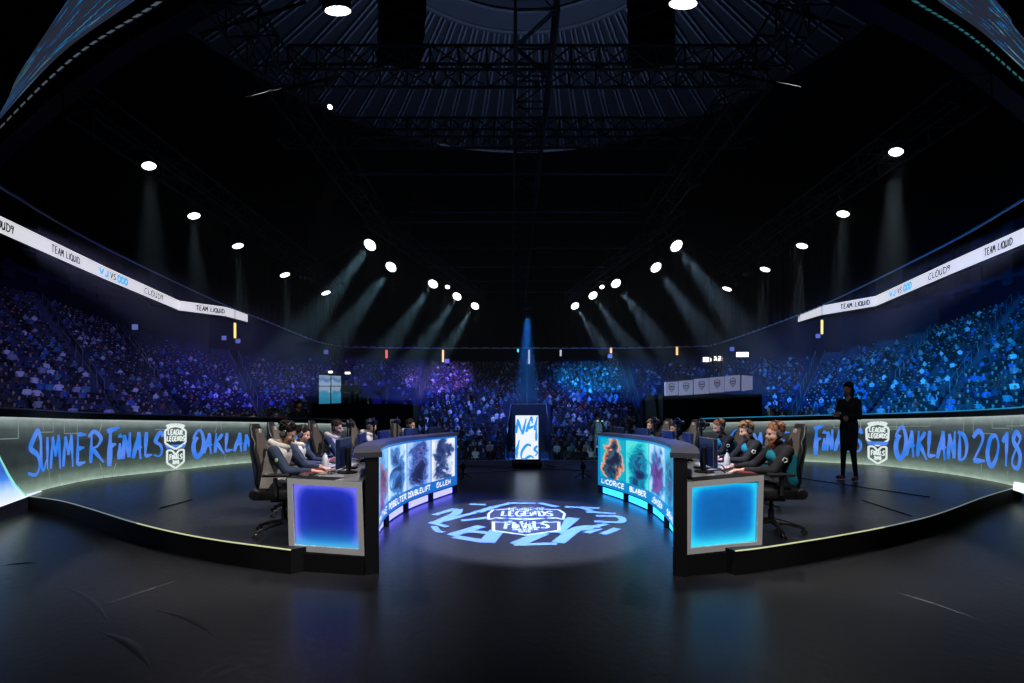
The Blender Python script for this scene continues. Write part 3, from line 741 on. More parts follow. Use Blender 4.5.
# ---------------------------------------------------------------- STAGE: raised platforms
FL = catmull([(-1.33, 4.55, 0), (-1.57, 5.3, 0), (-1.70, 6.0, 0), (-1.74, 6.6, 0), (-1.66, 7.43, 0), (-1.44, 8.2, 0), (-1.10, 9.1, 0)], 5)
FR = catmull([(1.59, 4.49, 0), (1.86, 5.2, 0), (2.03, 5.8, 0), (2.14, 6.5, 0), (2.17, 7.4, 0), (1.99, 8.3, 0), (1.72, 9.1, 0)], 5)
M_plat = M_floor
M_tape = mat('warm edge light', (.3, .3, .2), .5, emit=(.62, .66, .36), es=.75)
M_tapeB = mat('cool edge light', (.3, .3, .3), .5, emit=(.3, .36, .34), es=.5)
def platform(side, edge, wall, inner, far, label):
    E = catmull([onz(x, y, .25) for x, y in edge], 8)
    pl = [(p.x, p.y) for p in E]+inner+far+wall
    root = thing('player_platform', label, 'platform', (E[0].x, E[0].y, 0))
    mb = MB(); mb.prism(pl, .0, .245, 1, 0); obj('deck', mb, [M_plat, M_black], root, world=True)
    mb = MB(); k = len(E)
    cut = int(k*.45) if side == 'left' else int(k*.55)
    a, b = (E[:cut+1], E[cut:])
    for seg, mt in ((a, M_tapeB if side == 'left' else M_tape), (b, M_tape if side == 'left' else M_tapeB)):
        mb = MB(); mb.tube([p+Vector((0, -.008, -.006)) for p in seg], .008, 5); obj('edge_light', mb, mt, root, world=True)
    # seams between deck panels
    return root
wl = [(LW(u, 0).x-.15, LW(u, 0).y+.2) for u in [LW.u_of(31)+(LW.cv.L-LW.u_of(31))*q/12 for q in range(12, -1, -1)]]
platform('left', [(28, 495.5), (60, 500), (90, 508), (132, 521), (175, 531.5), (216, 539), (260, 545), (291, 549)], wl, [(-1.72, 4.9)]+[(p.x-.1, p.y) for p in FL[8:]], [(-1.3, 9.6), (-1.9, 12.8)], 'low black platform under the left team, warm light line along its curved front edge')
wr = [(RW(u, 0).x+.15, RW(u, 0).y+.2) for u in [RW.u_of(1015)*q/12 for q in range(0, 13)]]
E2 = [(1022, 485), (985, 496), (938, 513), (890, 525), (837, 535), (800, 541), (761, 547), (735, 550)]
platform('right', list(reversed(E2)), [], list(reversed([(p[0], p[1]) for p in wr])), [(2.6, 12.8), (1.9, 9.6)]+[(p.x+.1, p.y) for p in reversed(FR[8:])]+[(1.98, 4.9)], 'low black platform under the right team, warm light line along its curved front edge')
for (a, b, lb) in (((160, 508), (192, 499.5), 'left'), ((862, 500), (912, 516), 'right'), ((800, 478), (930, 497), 'right beyond the first')):
    mb = MB(); p, q = onz(*a, .25), onz(*b, .25); mb.tube([p, q], .006, 5); o = obj('deck_seam', mb, M_black); tag(o, 'dark seam line in the stage platform, %s' % lb, 'seam')

# ---------------------------------------------------------------- STAGE: team desks
def art_mat(seed, cols, uv_scale=(1, 1)):
    """abstract painterly picture on a screen"""
    m = bpy.data.materials.new('screen picture'); m.use_nodes = True; nt = m.node_tree; b = nt.nodes['Principled BSDF']
    uv = node(nt, 'ShaderNodeUVMap'); mp = node(nt, 'ShaderNodeMapping'); mp.inputs['Location'].default_value = (seed*3.7, seed*1.9, 0); mp.inputs['Scale'].default_value = (.62, 1, 1); nt.links.new(uv.outputs['UV'], mp.inputs['Vector'])
    n = node(nt, 'ShaderNodeTexNoise'); n.inputs['Scale'].default_value = 2.3; n.inputs['Detail'].default_value = 6; n.inputs['Roughness'].default_value = .6; n.inputs['Distortion'].default_value = 1.1
    nt.links.new(mp.outputs['Vector'], n.inputs['Vector'])
    sp = node(nt, 'ShaderNodeSeparateXYZ'); nt.links.new(uv.outputs['UV'], sp.inputs['Vector'])
    # a dark figure-like mass in the middle
    dx = mth(nt, 'SUBTRACT', sp.outputs['X'], .5); dy = mth(nt, 'SUBTRACT', sp.outputs['Y'], .42)
    rr = mth(nt, 'ADD', mth(nt, 'MULTIPLY', mth(nt, 'MULTIPLY', dx, dx), 5.5), mth(nt, 'MULTIPLY', mth(nt, 'MULTIPLY', dy, dy), 2.2))
    f = mth(nt, 'ADD', n.outputs['Fac'], mth(nt, 'SUBTRACT', mth(nt, 'MULTIPLY', rr, .24), .07))
    c = ramp(nt, f, cols)
    nt.links.new(c, b.inputs['Emission Color']); b.inputs['Emission Strength'].default_value = .95
    b.inputs['Base Color'].default_value = (.01, .01, .01, 1); b.inputs['Roughness'].default_value = .3
    return m
BL = [
 [(.30, (.005, .01, .05)), (.46, (.02, .04, .14)), (.51, (.06, .10, .32)), (.55, (.03, .05, .2)), (.60, (.45, .6, .9)), (.72, (.95, .95, 1))],
 [(.30, (.005, .01, .04)), (.47, (.015, .03, .12)), (.52, (.12, .16, .6)), (.56, (.02, .05, .2)), (.62, (.12, .3, .85)), (.74, (.45, .65, 1))],
 [(.30, (.005, .02, .07)), (.45, (.02, .07, .25)), (.52, (.08, .25, .7)), (.57, (.02, .12, .45)), (.63, (.2, .55, .95)), (.76, (.7, .9, 1))],
 [(.30, (.01, .02, .05)), (.44, (.25, .02, .02)), (.48, (.03, .12, .4)), (.54, (.55, .15, .06)), (.58, (.02, .2, .6)), (.72, (.2, .55, .95))],
 [(.30, (.01, .01, .05)), (.44, (.35, .02, .05)), (.50, (.02, .15, .2)), (.56, (.2, .03, .2)), (.62, (.02, .2, .7)), (.75, (.1, .4, .9))]]
BR = [
 [(.30, (.005, .01, .03)), (.44, (.02, .02, .05)), (.49, (.0, .15, .3)), (.53, (.02, .03, .06)), (.58, (.6, .2, .1)), (.64, (.9, .45, .28)), (.72, (.0, .45, .6))],
 [(.30, (.005, .02, .08)), (.46, (.01, .06, .2)), (.51, (.0, .30, .42)), (.55, (.01, .12, .35)), (.62, (.0, .55, .6)), (.76, (.1, .8, .8))],
 [(.30, (.03, .0, .08)), (.44, (.10, .02, .22)), (.50, (.25, .04, .40)), (.54, (.03, .05, .2)), (.60, (.05, .3, .7)), (.74, (.5, .75, 1))],
 [(.30, (.005, .01, .05)), (.46, (.01, .05, .2)), (.52, (.0, .3, .42)), (.57, (.02, .06, .25)), (.65, (.0, .35, .5)), (.8, (.05, .5, .85))],
 [(.30, (.005, .01, .05)), (.46, (.01, .05, .2)), (.52, (.0, .2, .6)), (.57, (.05, .04, .25)), (.65, (.0, .3, .7)), (.8, (.05, .5, .85))]]
M_cap2 = mat('desk cap grey', (.045, .045, .06), .45)
M_tab = mat('table top', (.33, .33, .35), .45)
def lightbox_mat(center, mid, rim, low):
    m = bpy.data.materials.new('light box'); m.use_nodes = True; nt = m.node_tree; b = nt.nodes['Principled BSDF']
    uv = node(nt, 'ShaderNodeUVMap'); sp = node(nt, 'ShaderNodeSeparateXYZ'); nt.links.new(uv.outputs['UV'], sp.inputs['Vector'])
    ax = mth(nt, 'ABSOLUTE', mth(nt, 'SUBTRACT', sp.outputs['X'], .5)); ay = mth(nt, 'ABSOLUTE', mth(nt, 'SUBTRACT', sp.outputs['Y'], .5))
    p6 = lambda s_: mth(nt, 'POWER', mth(nt, 'MULTIPLY', s_, 2.0), 5.0)
    e = mth(nt, 'ADD', p6(ax), p6(ay), clamp=True)
    n = node(nt, 'ShaderNodeTexNoise'); n.inputs['Scale'].default_value = 7; n.inputs['Detail'].default_value = 5; nt.links.new(uv.outputs['UV'], n.inputs['Vector'])
    e2 = mth(nt, 'ADD', e, mth(nt, 'MULTIPLY', mth(nt, 'SUBTRACT', n.outputs['Fac'], .5), .28), clamp=True)
    c = ramp(nt, e2, [(0, center), (.35, mid), (1, rim)])
    lowf = mth(nt, 'POWER', mth(nt, 'SUBTRACT', 1.0, sp.outputs['Y']), 9.0)
    mx = node(nt, 'ShaderNodeMix', data_type='RGBA'); nt.links.new(lowf, mx.inputs[0]); nt.links.new(c, mx.inputs[6]); mx.inputs[7].default_value = (*low, 1)
    nt.links.new(mx.outputs[2], b.inputs['Emission Color']); b.inputs['Emission Strength'].default_value = 1.0
    b.inputs['Base Color'].default_value = (.02, .02, .03, 1); b.inputs['Roughness'].default_value = .3
    return m
def team_desk(side, FP, names, art, box, glow, lbmat, frame_c, label):
    sg = -1 if side == 'left' else 1       # outward (to the players) is sg * x
    cv = Curve2(FP); root = thing('team_desk', label, 'desk', (FP[0].x, FP[0].y, 0))
    def at(u, off, z):
        p, d = cv.at(max(0, min(cv.L, u))); e = u if u < 0 else (u-cv.L if u > cv.L else 0)
        n = Vector((-d.y, d.x)) if sg < 0 else Vector((d.y, -d.x))
        return Vector((p.x+n.x*off+d.x*e, p.y+n.y*off+d.y*e, z))
    L = cv.L; us = [L*i/40 for i in range(41)]
    Z0, Z1 = .17, 1.16
    # screen body
    mb = MB(); mb.grid([[at(u, o_, z) for u in us] for o_, z in [(.012, Z0-.02), (.012, Z1), (.10, Z1), (.10, Z0-.02), (.012, Z0-.02)]])
    mb.add([at(0, .012, Z0-.02), at(0, .1, Z0-.02), at(0, .1, Z1), at(0, .012, Z1)], [(0, 1, 2, 3)]); mb.add([at(L, .012, Z0-.02), at(L, .1, Z0-.02), at(L, .1, Z1), at(L, .012, Z1)], [(0, 1, 2, 3)])
    obj('screen_housing', mb, M_blackgl, root, world=True)
    # the screen: blue base band with white captions plus a picture per player
    mb = MB(); base = [[at(u, 0, z) for u in us] for z in (Z0, Z1-.01)]; mb.grid(base)
    blue = mat('screen blue '+side, (.01, .01, .02), .3, emit=(.01, .16, .62) if side == 'left' else (.0, .26, .62), es=.95)
    scr = obj('screen', mb, blue, root, world=True)
    per = (L-.12)/5
    tb = MB()
    for k in range(5):   # k=0 farthest from the camera
        u1 = L-.10-per*k; u0 = u1-per+.03
        n = 8; uu = [u0+(u1-u0)*q/n for q in range(n+1)]
        mb = MB(); za, zb = Z0+.19, Z1-.045
        mb.grid([[at(u, -.004, za) for u in uu], [at(u, -.004, zb) for u in uu]])
        pic = obj('picture', mb, art_mat(k+1+(0 if sg < 0 else 9), art[k]), root, world=True, uvs=[(q/n, 0) for q in range(n+1)]+[(q/n, 1) for q in range(n+1)])
        tb = MB(); nm = names[k]; uc = (u0+u1)/2; hw = min(.42, .052*len(nm))
        if sg < 0: write(tb, nm, lambda u, v: at(u, -.008, v), uc-hw, uc+hw, Z0+.06, Z0+.145, .011, False)
        else: write(tb, nm, lambda u, v, uc=uc: at(2*uc-u, -.008, v), uc-hw, uc+hw, Z0+.06, Z0+.145, .011, False)
        obj('name_caption', tb, mat('caption white', (.3, .3, .3), .5, emit=(.9, .95, 1), es=.9), root, world=True)
    # cap board over the screen
    mb = MB(); mb.grid([[at(u, o_, z) for u in [-.03]+us+[L+.02]] for o_, z in [(-.03, Z1), (-.03, Z1+.05), (.24, Z1+.05), (.24, Z1), (-.03, Z1)]])
    for ue in (-.03, L+.02): mb.add([at(ue, -.03, Z1), at(ue, .24, Z1), at(ue, .24, Z1+.05), at(ue, -.03, Z1+.05)], [(0, 1, 2, 3)])
    obj('cap_board', mb, M_cap2, root, world=True)
    # end post (black)
    mb = MB(); q = [at(-.02, .0, 0), at(-.02, .13, 0), at(.22, .13, 0), at(.22, .0, 0)]; mb.prism([(p.x, p.y) for p in q], 0, Z1); obj('end_post', mb, M_blackgl, root, world=True)
    # legs and glow strips under the screen
    for k in range(5):
        u = L-.03-per*k
        mb = MB(); q = [at(u-.035, .0, 0), at(u-.035, .10, 0), at(u+.035, .10, 0), at(u+.035, .0, 0)]; mb.prism([(p.x, p.y) for p in q], 0, Z0-.02); obj('leg', mb, M_black, root, world=True)
        mb = MB(); uu = [u-per+.06+(per-.12)*q/6 for q in range(7)]
        mb.grid([[at(v, .06, .02) for v in uu], [at(v, .06, .13) for v in uu]]); obj('glow_strip', mb, glow, root, world=True)
    mb = MB(); mb.grid([[at(u, .1, 0) for u in us], [at(u, .1, .16) for u in us]]); obj('kick_board', mb, M_black, root, world=True)
    # table top, follows the arc
    TU = [0]+[L*i/20 for i in range(3, 21)]+[L+.25]
    bi, bo = [ray(px, py, D) for px, py, D in ((box[1], box[0]) if sg < 0 else (box[0], box[1]))]
    def tp(u, o_, z):
        if u > 0: return at(u, o_, z)
        q = bi.lerp(bo, (o_-.10)/.76); return Vector((q.x, q.y+.015, z))
    mb = MB(); mb.grid([[tp(u, o_, z) for u in TU] for o_, z in [(.10, .885), (.10, .925), (.86, .925), (.86, .885), (.10, .885)]])
    for ue in (TU[0], TU[-1]): mb.add([tp(ue, .1, .885), tp(ue, .86, .885), tp(ue, .86, .925), tp(ue, .1, .925)], [(0, 1, 2, 3)])
    obj('table_top', mb, M_tab, root, world=True)
    for u in (1.4, 2.6, 3.7, L+.1):
        mb = MB(); a = at(u, .75, .58); mb.rbox(a, (.05, .05, .66), .01); obj('leg', mb, M_black, root, world=True)
    # light box at the near end
    TL, TR, BR_, BLq = box       # pixel corners of the frame, and depths
    Pq = [ray(px, py, D) for px, py, D in (TL, TR, BR_, BLq)]
    ctr = sum(Pq, Vector())/4; ex = (Pq[1]-Pq[0]).normalized(); ez = Vector((0, 0, 1)); nrm = ez.cross(ex)
    if nrm.y > 0: nrm = -nrm
    fw = .06
    inn = []
    for i, p in enumerate(Pq):
        sx = (fw if i in (0, 3) else -fw); sz = (-fw if i in (0, 1) else fw)
        inn.append(p+ex*sx+ez*sz)
    mb = MB()
    o_f = [p+nrm*.0 for p in Pq]; i_f = inn; i_b = [p-nrm*.03 for p in inn]; o_b = [p-nrm*.22 for p in Pq]
    vs = o_f+i_f+i_b+o_b
    fs = []
    for k in range(4):
        j = (k+1) % 4
        fs += [(k, j, 4+j, 4+k), (4+k, 4+j, 8+j, 8+k)]
    mb.add(vs, fs); cb = MB(); cb.add([p-nrm*.004 for p in o_f]+o_b, [(k, 4+k, 4+(k+1) % 4, (k+1) % 4) for k in range(4)]+[(4, 5, 6, 7)]); obj('light_box_carcass', cb, M_black, root, world=True); fr = obj('light_box_frame', mb, M_alu, root, world=True)
    mb = MB(); mb.add([i_b[3], i_b[2], i_b[1], i_b[0]], [(0, 1, 2, 3)]); obj('light_box_panel', mb, lbmat, root, world=True, uvs=[(0, 0), (1, 0), (1, 1), (0, 1)])
    mb = MB(); zb = min(Pq[2].z, Pq[3].z)
    q = [Pq[3]-ex*.0, Pq[2], o_b[2], o_b[3]]; mb.prism([(p.x, p.y-.02 if i < 2 else p.y) for i, p in enumerate(q)], 0, zb-.002); obj('plinth', mb, M_black, root, world=True)
    return at, cv
GL = mat('violet glow strip', (.1, .1, .1), .5, emit=(.16, .16, 1.0), es=4)
GR = mat('cyan glow strip', (.1, .1, .1), .5, emit=(.02, .40, 1.0), es=4)
lbL = lightbox_mat((.006, .018, .30), (.012, .03, .5), (.16, .16, .95), (.02, .45, .75))
lbR = lightbox_mat((.0, .12, .42), (.0, .20, .62), (.01, .6, 1.), (.03, .75, .95))
atL, cvL = team_desk('left', FL, ['OLLEH', 'DOUBLELIFT', 'POBELTER', 'XMITHIE', 'IMPACT'], BL,
   ((287, 478, 4.64), (362, 482, 4.50), (364.5, 556, 4.50), (289, 550.5, 4.64)), GL, lbL, None, 'left team desk with blue player pictures on a curved screen and violet light box')
atR, cvR = team_desk('right', FR, ['LICORICE', 'BLABER', 'JENSEN', 'SNEAKY', 'ZEYZAL'], BR,
   ((687, 482, 4.48), (764, 475, 4.68), (762, 547, 4.68), (685.5, 555, 4.48)), GR, lbR, None, 'right team desk with teal player pictures on a curved screen and cyan light box')

# ---------------------------------------------------------------- PEOPLE
class Body:
    """a body from tapered capsules, fused into one continuous skin; faces take the colour of the capsule they come from"""
    def __init__(s): s.c = []
    def cap(s, a, b, ra, rb, m): s.c.append((Vector(a), Vector(b), ra, rb, m))
    def chain(s, pts, rs, m):
        for i in range(len(pts)-1): s.cap(pts[i], pts[i+1], rs[i], rs[i+1], m[i] if isinstance(m, (list, tuple)) else m)
    def ell(s, c, r, m, M=None): s.c.append((Vector(c), None, Vector(r), M, m))
    def build(s, name, mats, parent, voxel=.010, smooth=2):
        mb = MB()
        for a, b, ra, rb, m in s.c:
            if b is None: mb.ball(a, ra, 20, 14, 0, M=rb)
            else:
                mb.ball(a, ra, 14, 10); mb.ball(b, rb, 14, 10); mb.tube([a, b], [ra, rb], 14)
        me = bpy.data.meshes.new('tmp'); me.from_pydata([tuple(v) for v in mb.v], [], mb.f)
        o = bpy.data.objects.new('tmp', me); COL.objects.link(o)
        md = o.modifiers.new('r', 'REMESH'); md.mode = 'VOXEL'; md.voxel_size = voxel
        sm = o.modifiers.new('s', 'SMOOTH'); sm.factor = .5; sm.iterations = smooth
        dg = bpy.context.evaluated_depsgraph_get(); dg.update()
        m2 = bpy.data.meshes.new_from_object(o.evaluated_get(dg)); bpy.data.objects.remove(o); bpy.data.meshes.remove(me)
        m2.name = name; m2.materials.clear()
        for q in mats: m2.materials.append(q)
        idx = []
        for p in m2.polygons:
            c = p.center; best = 9; bi = 0
            for a, b, ra, rb, m in s.c:
                if b is None:
                    v = c-a
                    if rb is not None: v = rb.inverted() @ v
                    k = math.sqrt((v.x/ra[0])**2+(v.y/ra[1])**2+(v.z/ra[2])**2); d = (k-1)*min(ra)
                else:
                    ab = b-a; L2 = ab.length_squared; t = 0 if L2 == 0 else max(0, min(1, (c-a).dot(ab)/L2))
                    d = (c-(a+ab*t)).length-(ra+(rb-ra)*t)
                if d < best: best = d; bi = m
            idx.append(bi)
        m2.polygons.foreach_set('material_index', idx); m2.polygons.foreach_set('use_smooth', [True]*len(idx))
        o = bpy.data.objects.new(name, m2); COL.objects.link(o); o.parent = parent
        return o
def hand(B, wrist, fwd, side, up, m, curl=.5, sc=1.0):
    """palm with four unequal bent fingers and a thumb; fwd = direction of the fingers, side = towards the thumb"""
    fwd = Vector(fwd).normalized(); side = Vector(side).normalized(); up = Vector(up).normalized(); w = Vector(wrist)
    for q in (-.025, 0, .025): B.cap(w+fwd*.02+side*q*.8*sc, w+fwd*.085*sc+side*q*1.1*sc, .015*sc, .014*sc, m)
    for i, (q, l) in enumerate(((.036, .072), (.012, .082), (-.013, .076), (-.037, .06))):
        a = w+fwd*.088*sc+side*q*sc; b = a+(fwd*math.cos(curl*.6)-up*math.sin(curl*.6))*l*.5*sc; c = b+(fwd*math.cos(curl*1.6)-up*math.sin(curl*1.6))*l*.5*sc
        B.cap(a, b, .0098*sc, .009*sc, m); B.cap(b, c, .009*sc, .0078*sc, m)
    a = w+fwd*.03*sc+side*.03*sc; b = a+(fwd*.6+side*.6-up*.1).normalized()*.035*sc; c = b+(fwd*.9+side*.15-up*.3).normalized()*.032*sc
    B.cap(a, b, .0125*sc, .011*sc, m); B.cap(b, c, .011*sc, .009*sc, m)
def head(B, c, tilt, yaw, skin, sc=1.0, beard=None, eye=3, lip=4):
    """face looks along +x; tilt>0 looks down"""
    M = Matrix.Rotation(yaw, 3, 'Z') @ Matrix.Rotation(tilt, 3, 'Y'); c = Vector(c)
    T = lambda x, y, z: c+M @ Vector((x, y, z))*sc
    B.ell(T(-.012, 0, .025), (.098*sc, .077*sc, .098*sc), skin, M)
    B.ell(T(.02, 0, -.045), (.07*sc, .062*sc, .075*sc), skin, M)
    B.cap(T(.05, 0, -.085), T(.065, 0, -.09), .028*sc, .022*sc, skin)          # chin
    B.cap(T(.078, 0, .0), T(.105, 0, -.03), .009*sc, .014*sc, skin)            # nose
    for y in (-1, 1):
        B.ell(T(-.005, .078*y, -.01), (.022*sc, .012*sc, .034*sc), skin, M)     # ears
        B.ell(T(.078, .032*y, .003), (.012*sc, .014*sc, .007*sc), eye, M)
        B.cap(T(.084, .018*y, .024), T(.078, .045*y, .022), .007*sc, .006*sc, skin)   # brows
        B.ell(T(.055, .04*y, -.035), (.028*sc, .024*sc, .03*sc), skin, M)       # cheeks
    B.cap(T(.088, -.018, -.057), T(.088, .018, -.057), .0075*sc, .0075*sc, lip)
    if beard is not None:
        B.ell(T(.045, 0, -.11), (.05*sc, .05*sc, .075*sc), beard, M)
        for y in (-1, 1): B.cap(T(.0, .068*y, -.04), T(.05, .04*y, -.09), .02*sc, .025*sc, beard)
    return T, M
def hair_mesh(T, M, style, rnd, sc=1.0):
    mb = MB()
    def tuft(x, y, z, dx, dy, dz, r):
        a = T(x, y, z); b = T(x+dx, y+dy, z+dz); mb.tube([a, a.lerp(b, .5)+Vector((0, 0, .006)), b], [r*sc, r*.8*sc, r*.2*sc], 6)
    mb.ball(T(-.022, 0, .048), (.097*sc, .083*sc, .088*sc), 18, 12, M=M)
    if style == 'long':
        mb.ball(T(-.06, 0, -.04), (.055*sc, .085*sc, .13*sc), 14, 10, M=M)
        for y in (-1, 1): mb.ball(T(-.02, .072*y, -.06), (.045*sc, .022*sc, .13*sc), 12, 8, M=M)
    n = {'messy': 110, 'short': 70, 'long': 60, 'swept': 90}[style]
    for k in range(n):
        th = rnd.uniform(0, 2*PI); ph = rnd.uniform(.05, 1.25); r = .086
        x = -.022+r*1.08*math.sin(ph)*math.cos(th); y = r*.95*math.sin(ph)*math.sin(th); z = .048+r*math.cos(ph)
        if x > .055 and z < .06: continue
        l = {'messy': .045, 'short': .02, 'long': .05, 'swept': .045}[style]
        if style == 'swept': tuft(x, y, z, l*1.0, y*.2, .006, .014)
        elif style == 'messy': tuft(x, y, z, (x+.022)*.5+rnd.uniform(-.01, .02), y*.45, -.012+rnd.uniform(-.01, .02), .015)
        else: tuft(x, y, z, (x+.02)*.25, y*.25, -l*.7, .013)
    return mb
def headset(T, M, parent, mt, mt2, mic=True, sc=1.0):
    o = None
    mb = MB(); mb.tube([T(-.012+.0*math.cos(a), .096*math.cos(a), .03+.118*math.sin(a)) for a in [PI*q/12 for q in range(0, 13)]], .012*sc, 8)
    for y in (-1, 1):
        mb.ball(T(-.008, .098*y, -.008), (.04*sc, .022*sc, .05*sc), 14, 10, M=M)
    if mic: mb.tube([T(.0, .10, -.03), T(.05, .105, -.06), T(.095, .06, -.068)], [.004*sc, .004*sc, .008*sc], 6)
    h = obj('headset', mb, mt, parent, smooth=True)
    mb = MB()
    for y in (-1, 1): mb = MB(); mb.lathe([(.026*sc, -.006), (.026*sc, .006), (.02*sc, .009)], T(-.008, .119*y, -.008), 14, M=(M @ Matrix.Rotation(PI/2, 3, 'X'))); obj('ear_cup_disc', mb, mt2, h)
M_skin = [mat('skin '+n, c, .55) for n, c in (('light', (.62, .36, .26)), ('fair', (.72, .44, .34)), ('tan', (.50, .29, .19)), ('brown', (.16, .08, .05)))]
M_eye = mat('eye dark', (.02, .015, .01), .3); M_lip = mat('lip', (.42, .16, .13), .5)
HAIRC = {'black': mat('hair black', (.012, .009, .008), .7, spec=.15, bump=.5, bscale=60), 'brown': mat('hair brown', (.05, .025, .014), .7, spec=.15, bump=.5, bscale=60), 'ginger': mat('hair ginger', (.30, .12, .05), .6, bump=.5, bscale=60), 'fair': mat('hair fair', (.32, .18, .09), .6, bump=.5, bscale=60)}
M_beard = mat('beard ginger', (.34, .10, .03), .8, bump=.5, bscale=80)
M_navy = mat('jacket navy', (.015, .03, .07), .8, bump=.3, bscale=40); M_whitec = mat('jacket white', (.62, .58, .54), .85, bump=.3, bscale=40)
M_jblack = mat('jersey black', (.007, .007, .009), .85, bump=.3, bscale=40); M_jteal = mat('jersey teal', (.01, .26, .36), .7, bump=.3, bscale=40)
M_pants = mat('trousers dark', (.015, .018, .03), .85, bump=.3, bscale=40); M_shoe = mat('shoe', (.03, .03, .035), .6)
M_hs = mat('headset black', (.015, .015, .018), .35); M_hs2 = mat('headset disc', (.12, .12, .13), .35)
M_patch = mat('sleeve mark green', (.35, .6, .25), .6); M_patchw = mat('sleeve mark white', (.7, .7, .7), .6)
def person_seated(label, loc, face, team, skin, hair, style, lean=.10, tilt=.35, beard=False, sc=1.0, seed=0, nod=0, yaw=0, hands=.72):
    """face: rotation about z of the direction looked in; origin on the deck below the hips; body faces +x"""
    root = thing('person', label, 'person', loc, face); root.scale = (sc, sc, sc); B = Body(); rnd = random.Random(seed)
    # slots: 0 skin 1 top 2 trousers 3 eye 4 lip 5 accent 6 shoe 7 beard
    H = Vector((.0, 0, .56)); W = Vector((.03+lean*.3, 0, .72)); C = Vector((.04+lean, 0, .90)); N = Vector((.06+lean*1.35, 0, 1.03)); HC = Vector((.10+lean*1.6+nod, 0, 1.145-nod*.2))
    top, acc = 1, 5
    for y in (-1, 1):
        B.chain([H+Vector((0, .07*y, -.01)), W+Vector((0, .055*y, 0)), C+Vector((0, .065*y, 0))], [.125, .11, .115], acc if team == 'L' else top)
        B.cap(C+Vector((-.01, .08*y, .02)), C+Vector((0, .15*y, .05)), .09, .068, acc if team == 'L' else top)
    if team == 'R':   # teal side panel and back patch
        for y in (-1, 1): B.cap(H+Vector((-.03, .10*y, .06)), C+Vector((-.045, .085*y, -.04)), .105, .095, 5)
        B.cap(C+Vector((.05, -.05, -.02)), C+Vector((.05, .05, -.02)), .085, .085, 5)
    B.cap(C+Vector((.0, 0, .06)), N, .07, .052, acc if team == 'L' else top); B.cap(N, HC+Vector((-.01, 0, -.07)), .05, .048, 0)
    for y in (-1, 1):
        S = C+Vector((.01, .19*y, .055)); E = Vector((.23+lean*.8, .27*y, .74)); Wr = Vector((.49+lean*.5+rnd.uniform(-.02, .03), (.17-.03*y)*y, hands+.01))
        B.chain([S, E], [.066, .052], top); B.chain([E, Wr+(E-Wr).normalized()*.04], [.052, .034], top); B.cap(Wr+(E-Wr).normalized()*.05, Wr, .027, .025, 0)
        hand(B, Wr, (1, -.12*y, -.1), (0, -y, 0), (0, 0, 1), 0, .45)
        K = Vector((.43, .15*y, .55)); A = Vector((.40+.08*y, .15*y, .10))
        B.chain([H+Vector((.02, .085*y, -.02)), K], [.098, .065], 2); B.chain([K, A], [.062, .042], 2)
        B.cap(A+Vector((-.03, 0, -.05)), A+Vector((.12, 0, -.06)), .038, .034, 6)
    T, M = head(B, HC, tilt, yaw, 0, .98, beard=7 if beard else None)
    mats = [skin, M_navy if team == 'L' else M_jblack, M_pants, M_eye, M_lip, M_whitec if team == 'L' else M_jteal, M_shoe, M_beard]
    B.build('body', mats, root, .0105)
    obj('hair', hair_mesh(T, M, style, rnd), hair, root, smooth=True)
    headset(T, M, root, M_hs, M_hs2)
    if team == 'L':
        mb = MB(); P = [N+Vector((-.035+.085*math.cos(a), .10*math.sin(a), -.01-.03*math.cos(a))) for a in [2*PI*q/16 for q in range(16)]]
        mb.tube(P, .038, 10, closed=True); mb.ball(N+Vector((-.11, 0, -.04)), (.055, .10, .07), 14, 10); obj('hood', mb, M_whitec, root, smooth=True)
        for y in (-1, 1): mb = MB(); mb.ball(Vector((.12+lean*.9, .278*y, .86)), (.020, .012, .028), 10, 8); obj('sleeve_logo', mb, M_patch, root)
    else:
        for y in (-1, 1): mb = MB(); mb.tube([Vector((.12+lean*.9+.026*math.cos(a), .286*y, .86+.026*math.sin(a))) for a in [2*PI*q/5 for q in range(5)]], .007, 5, closed=True); obj('sleeve_logo', mb, M_patchw, root)
    return root

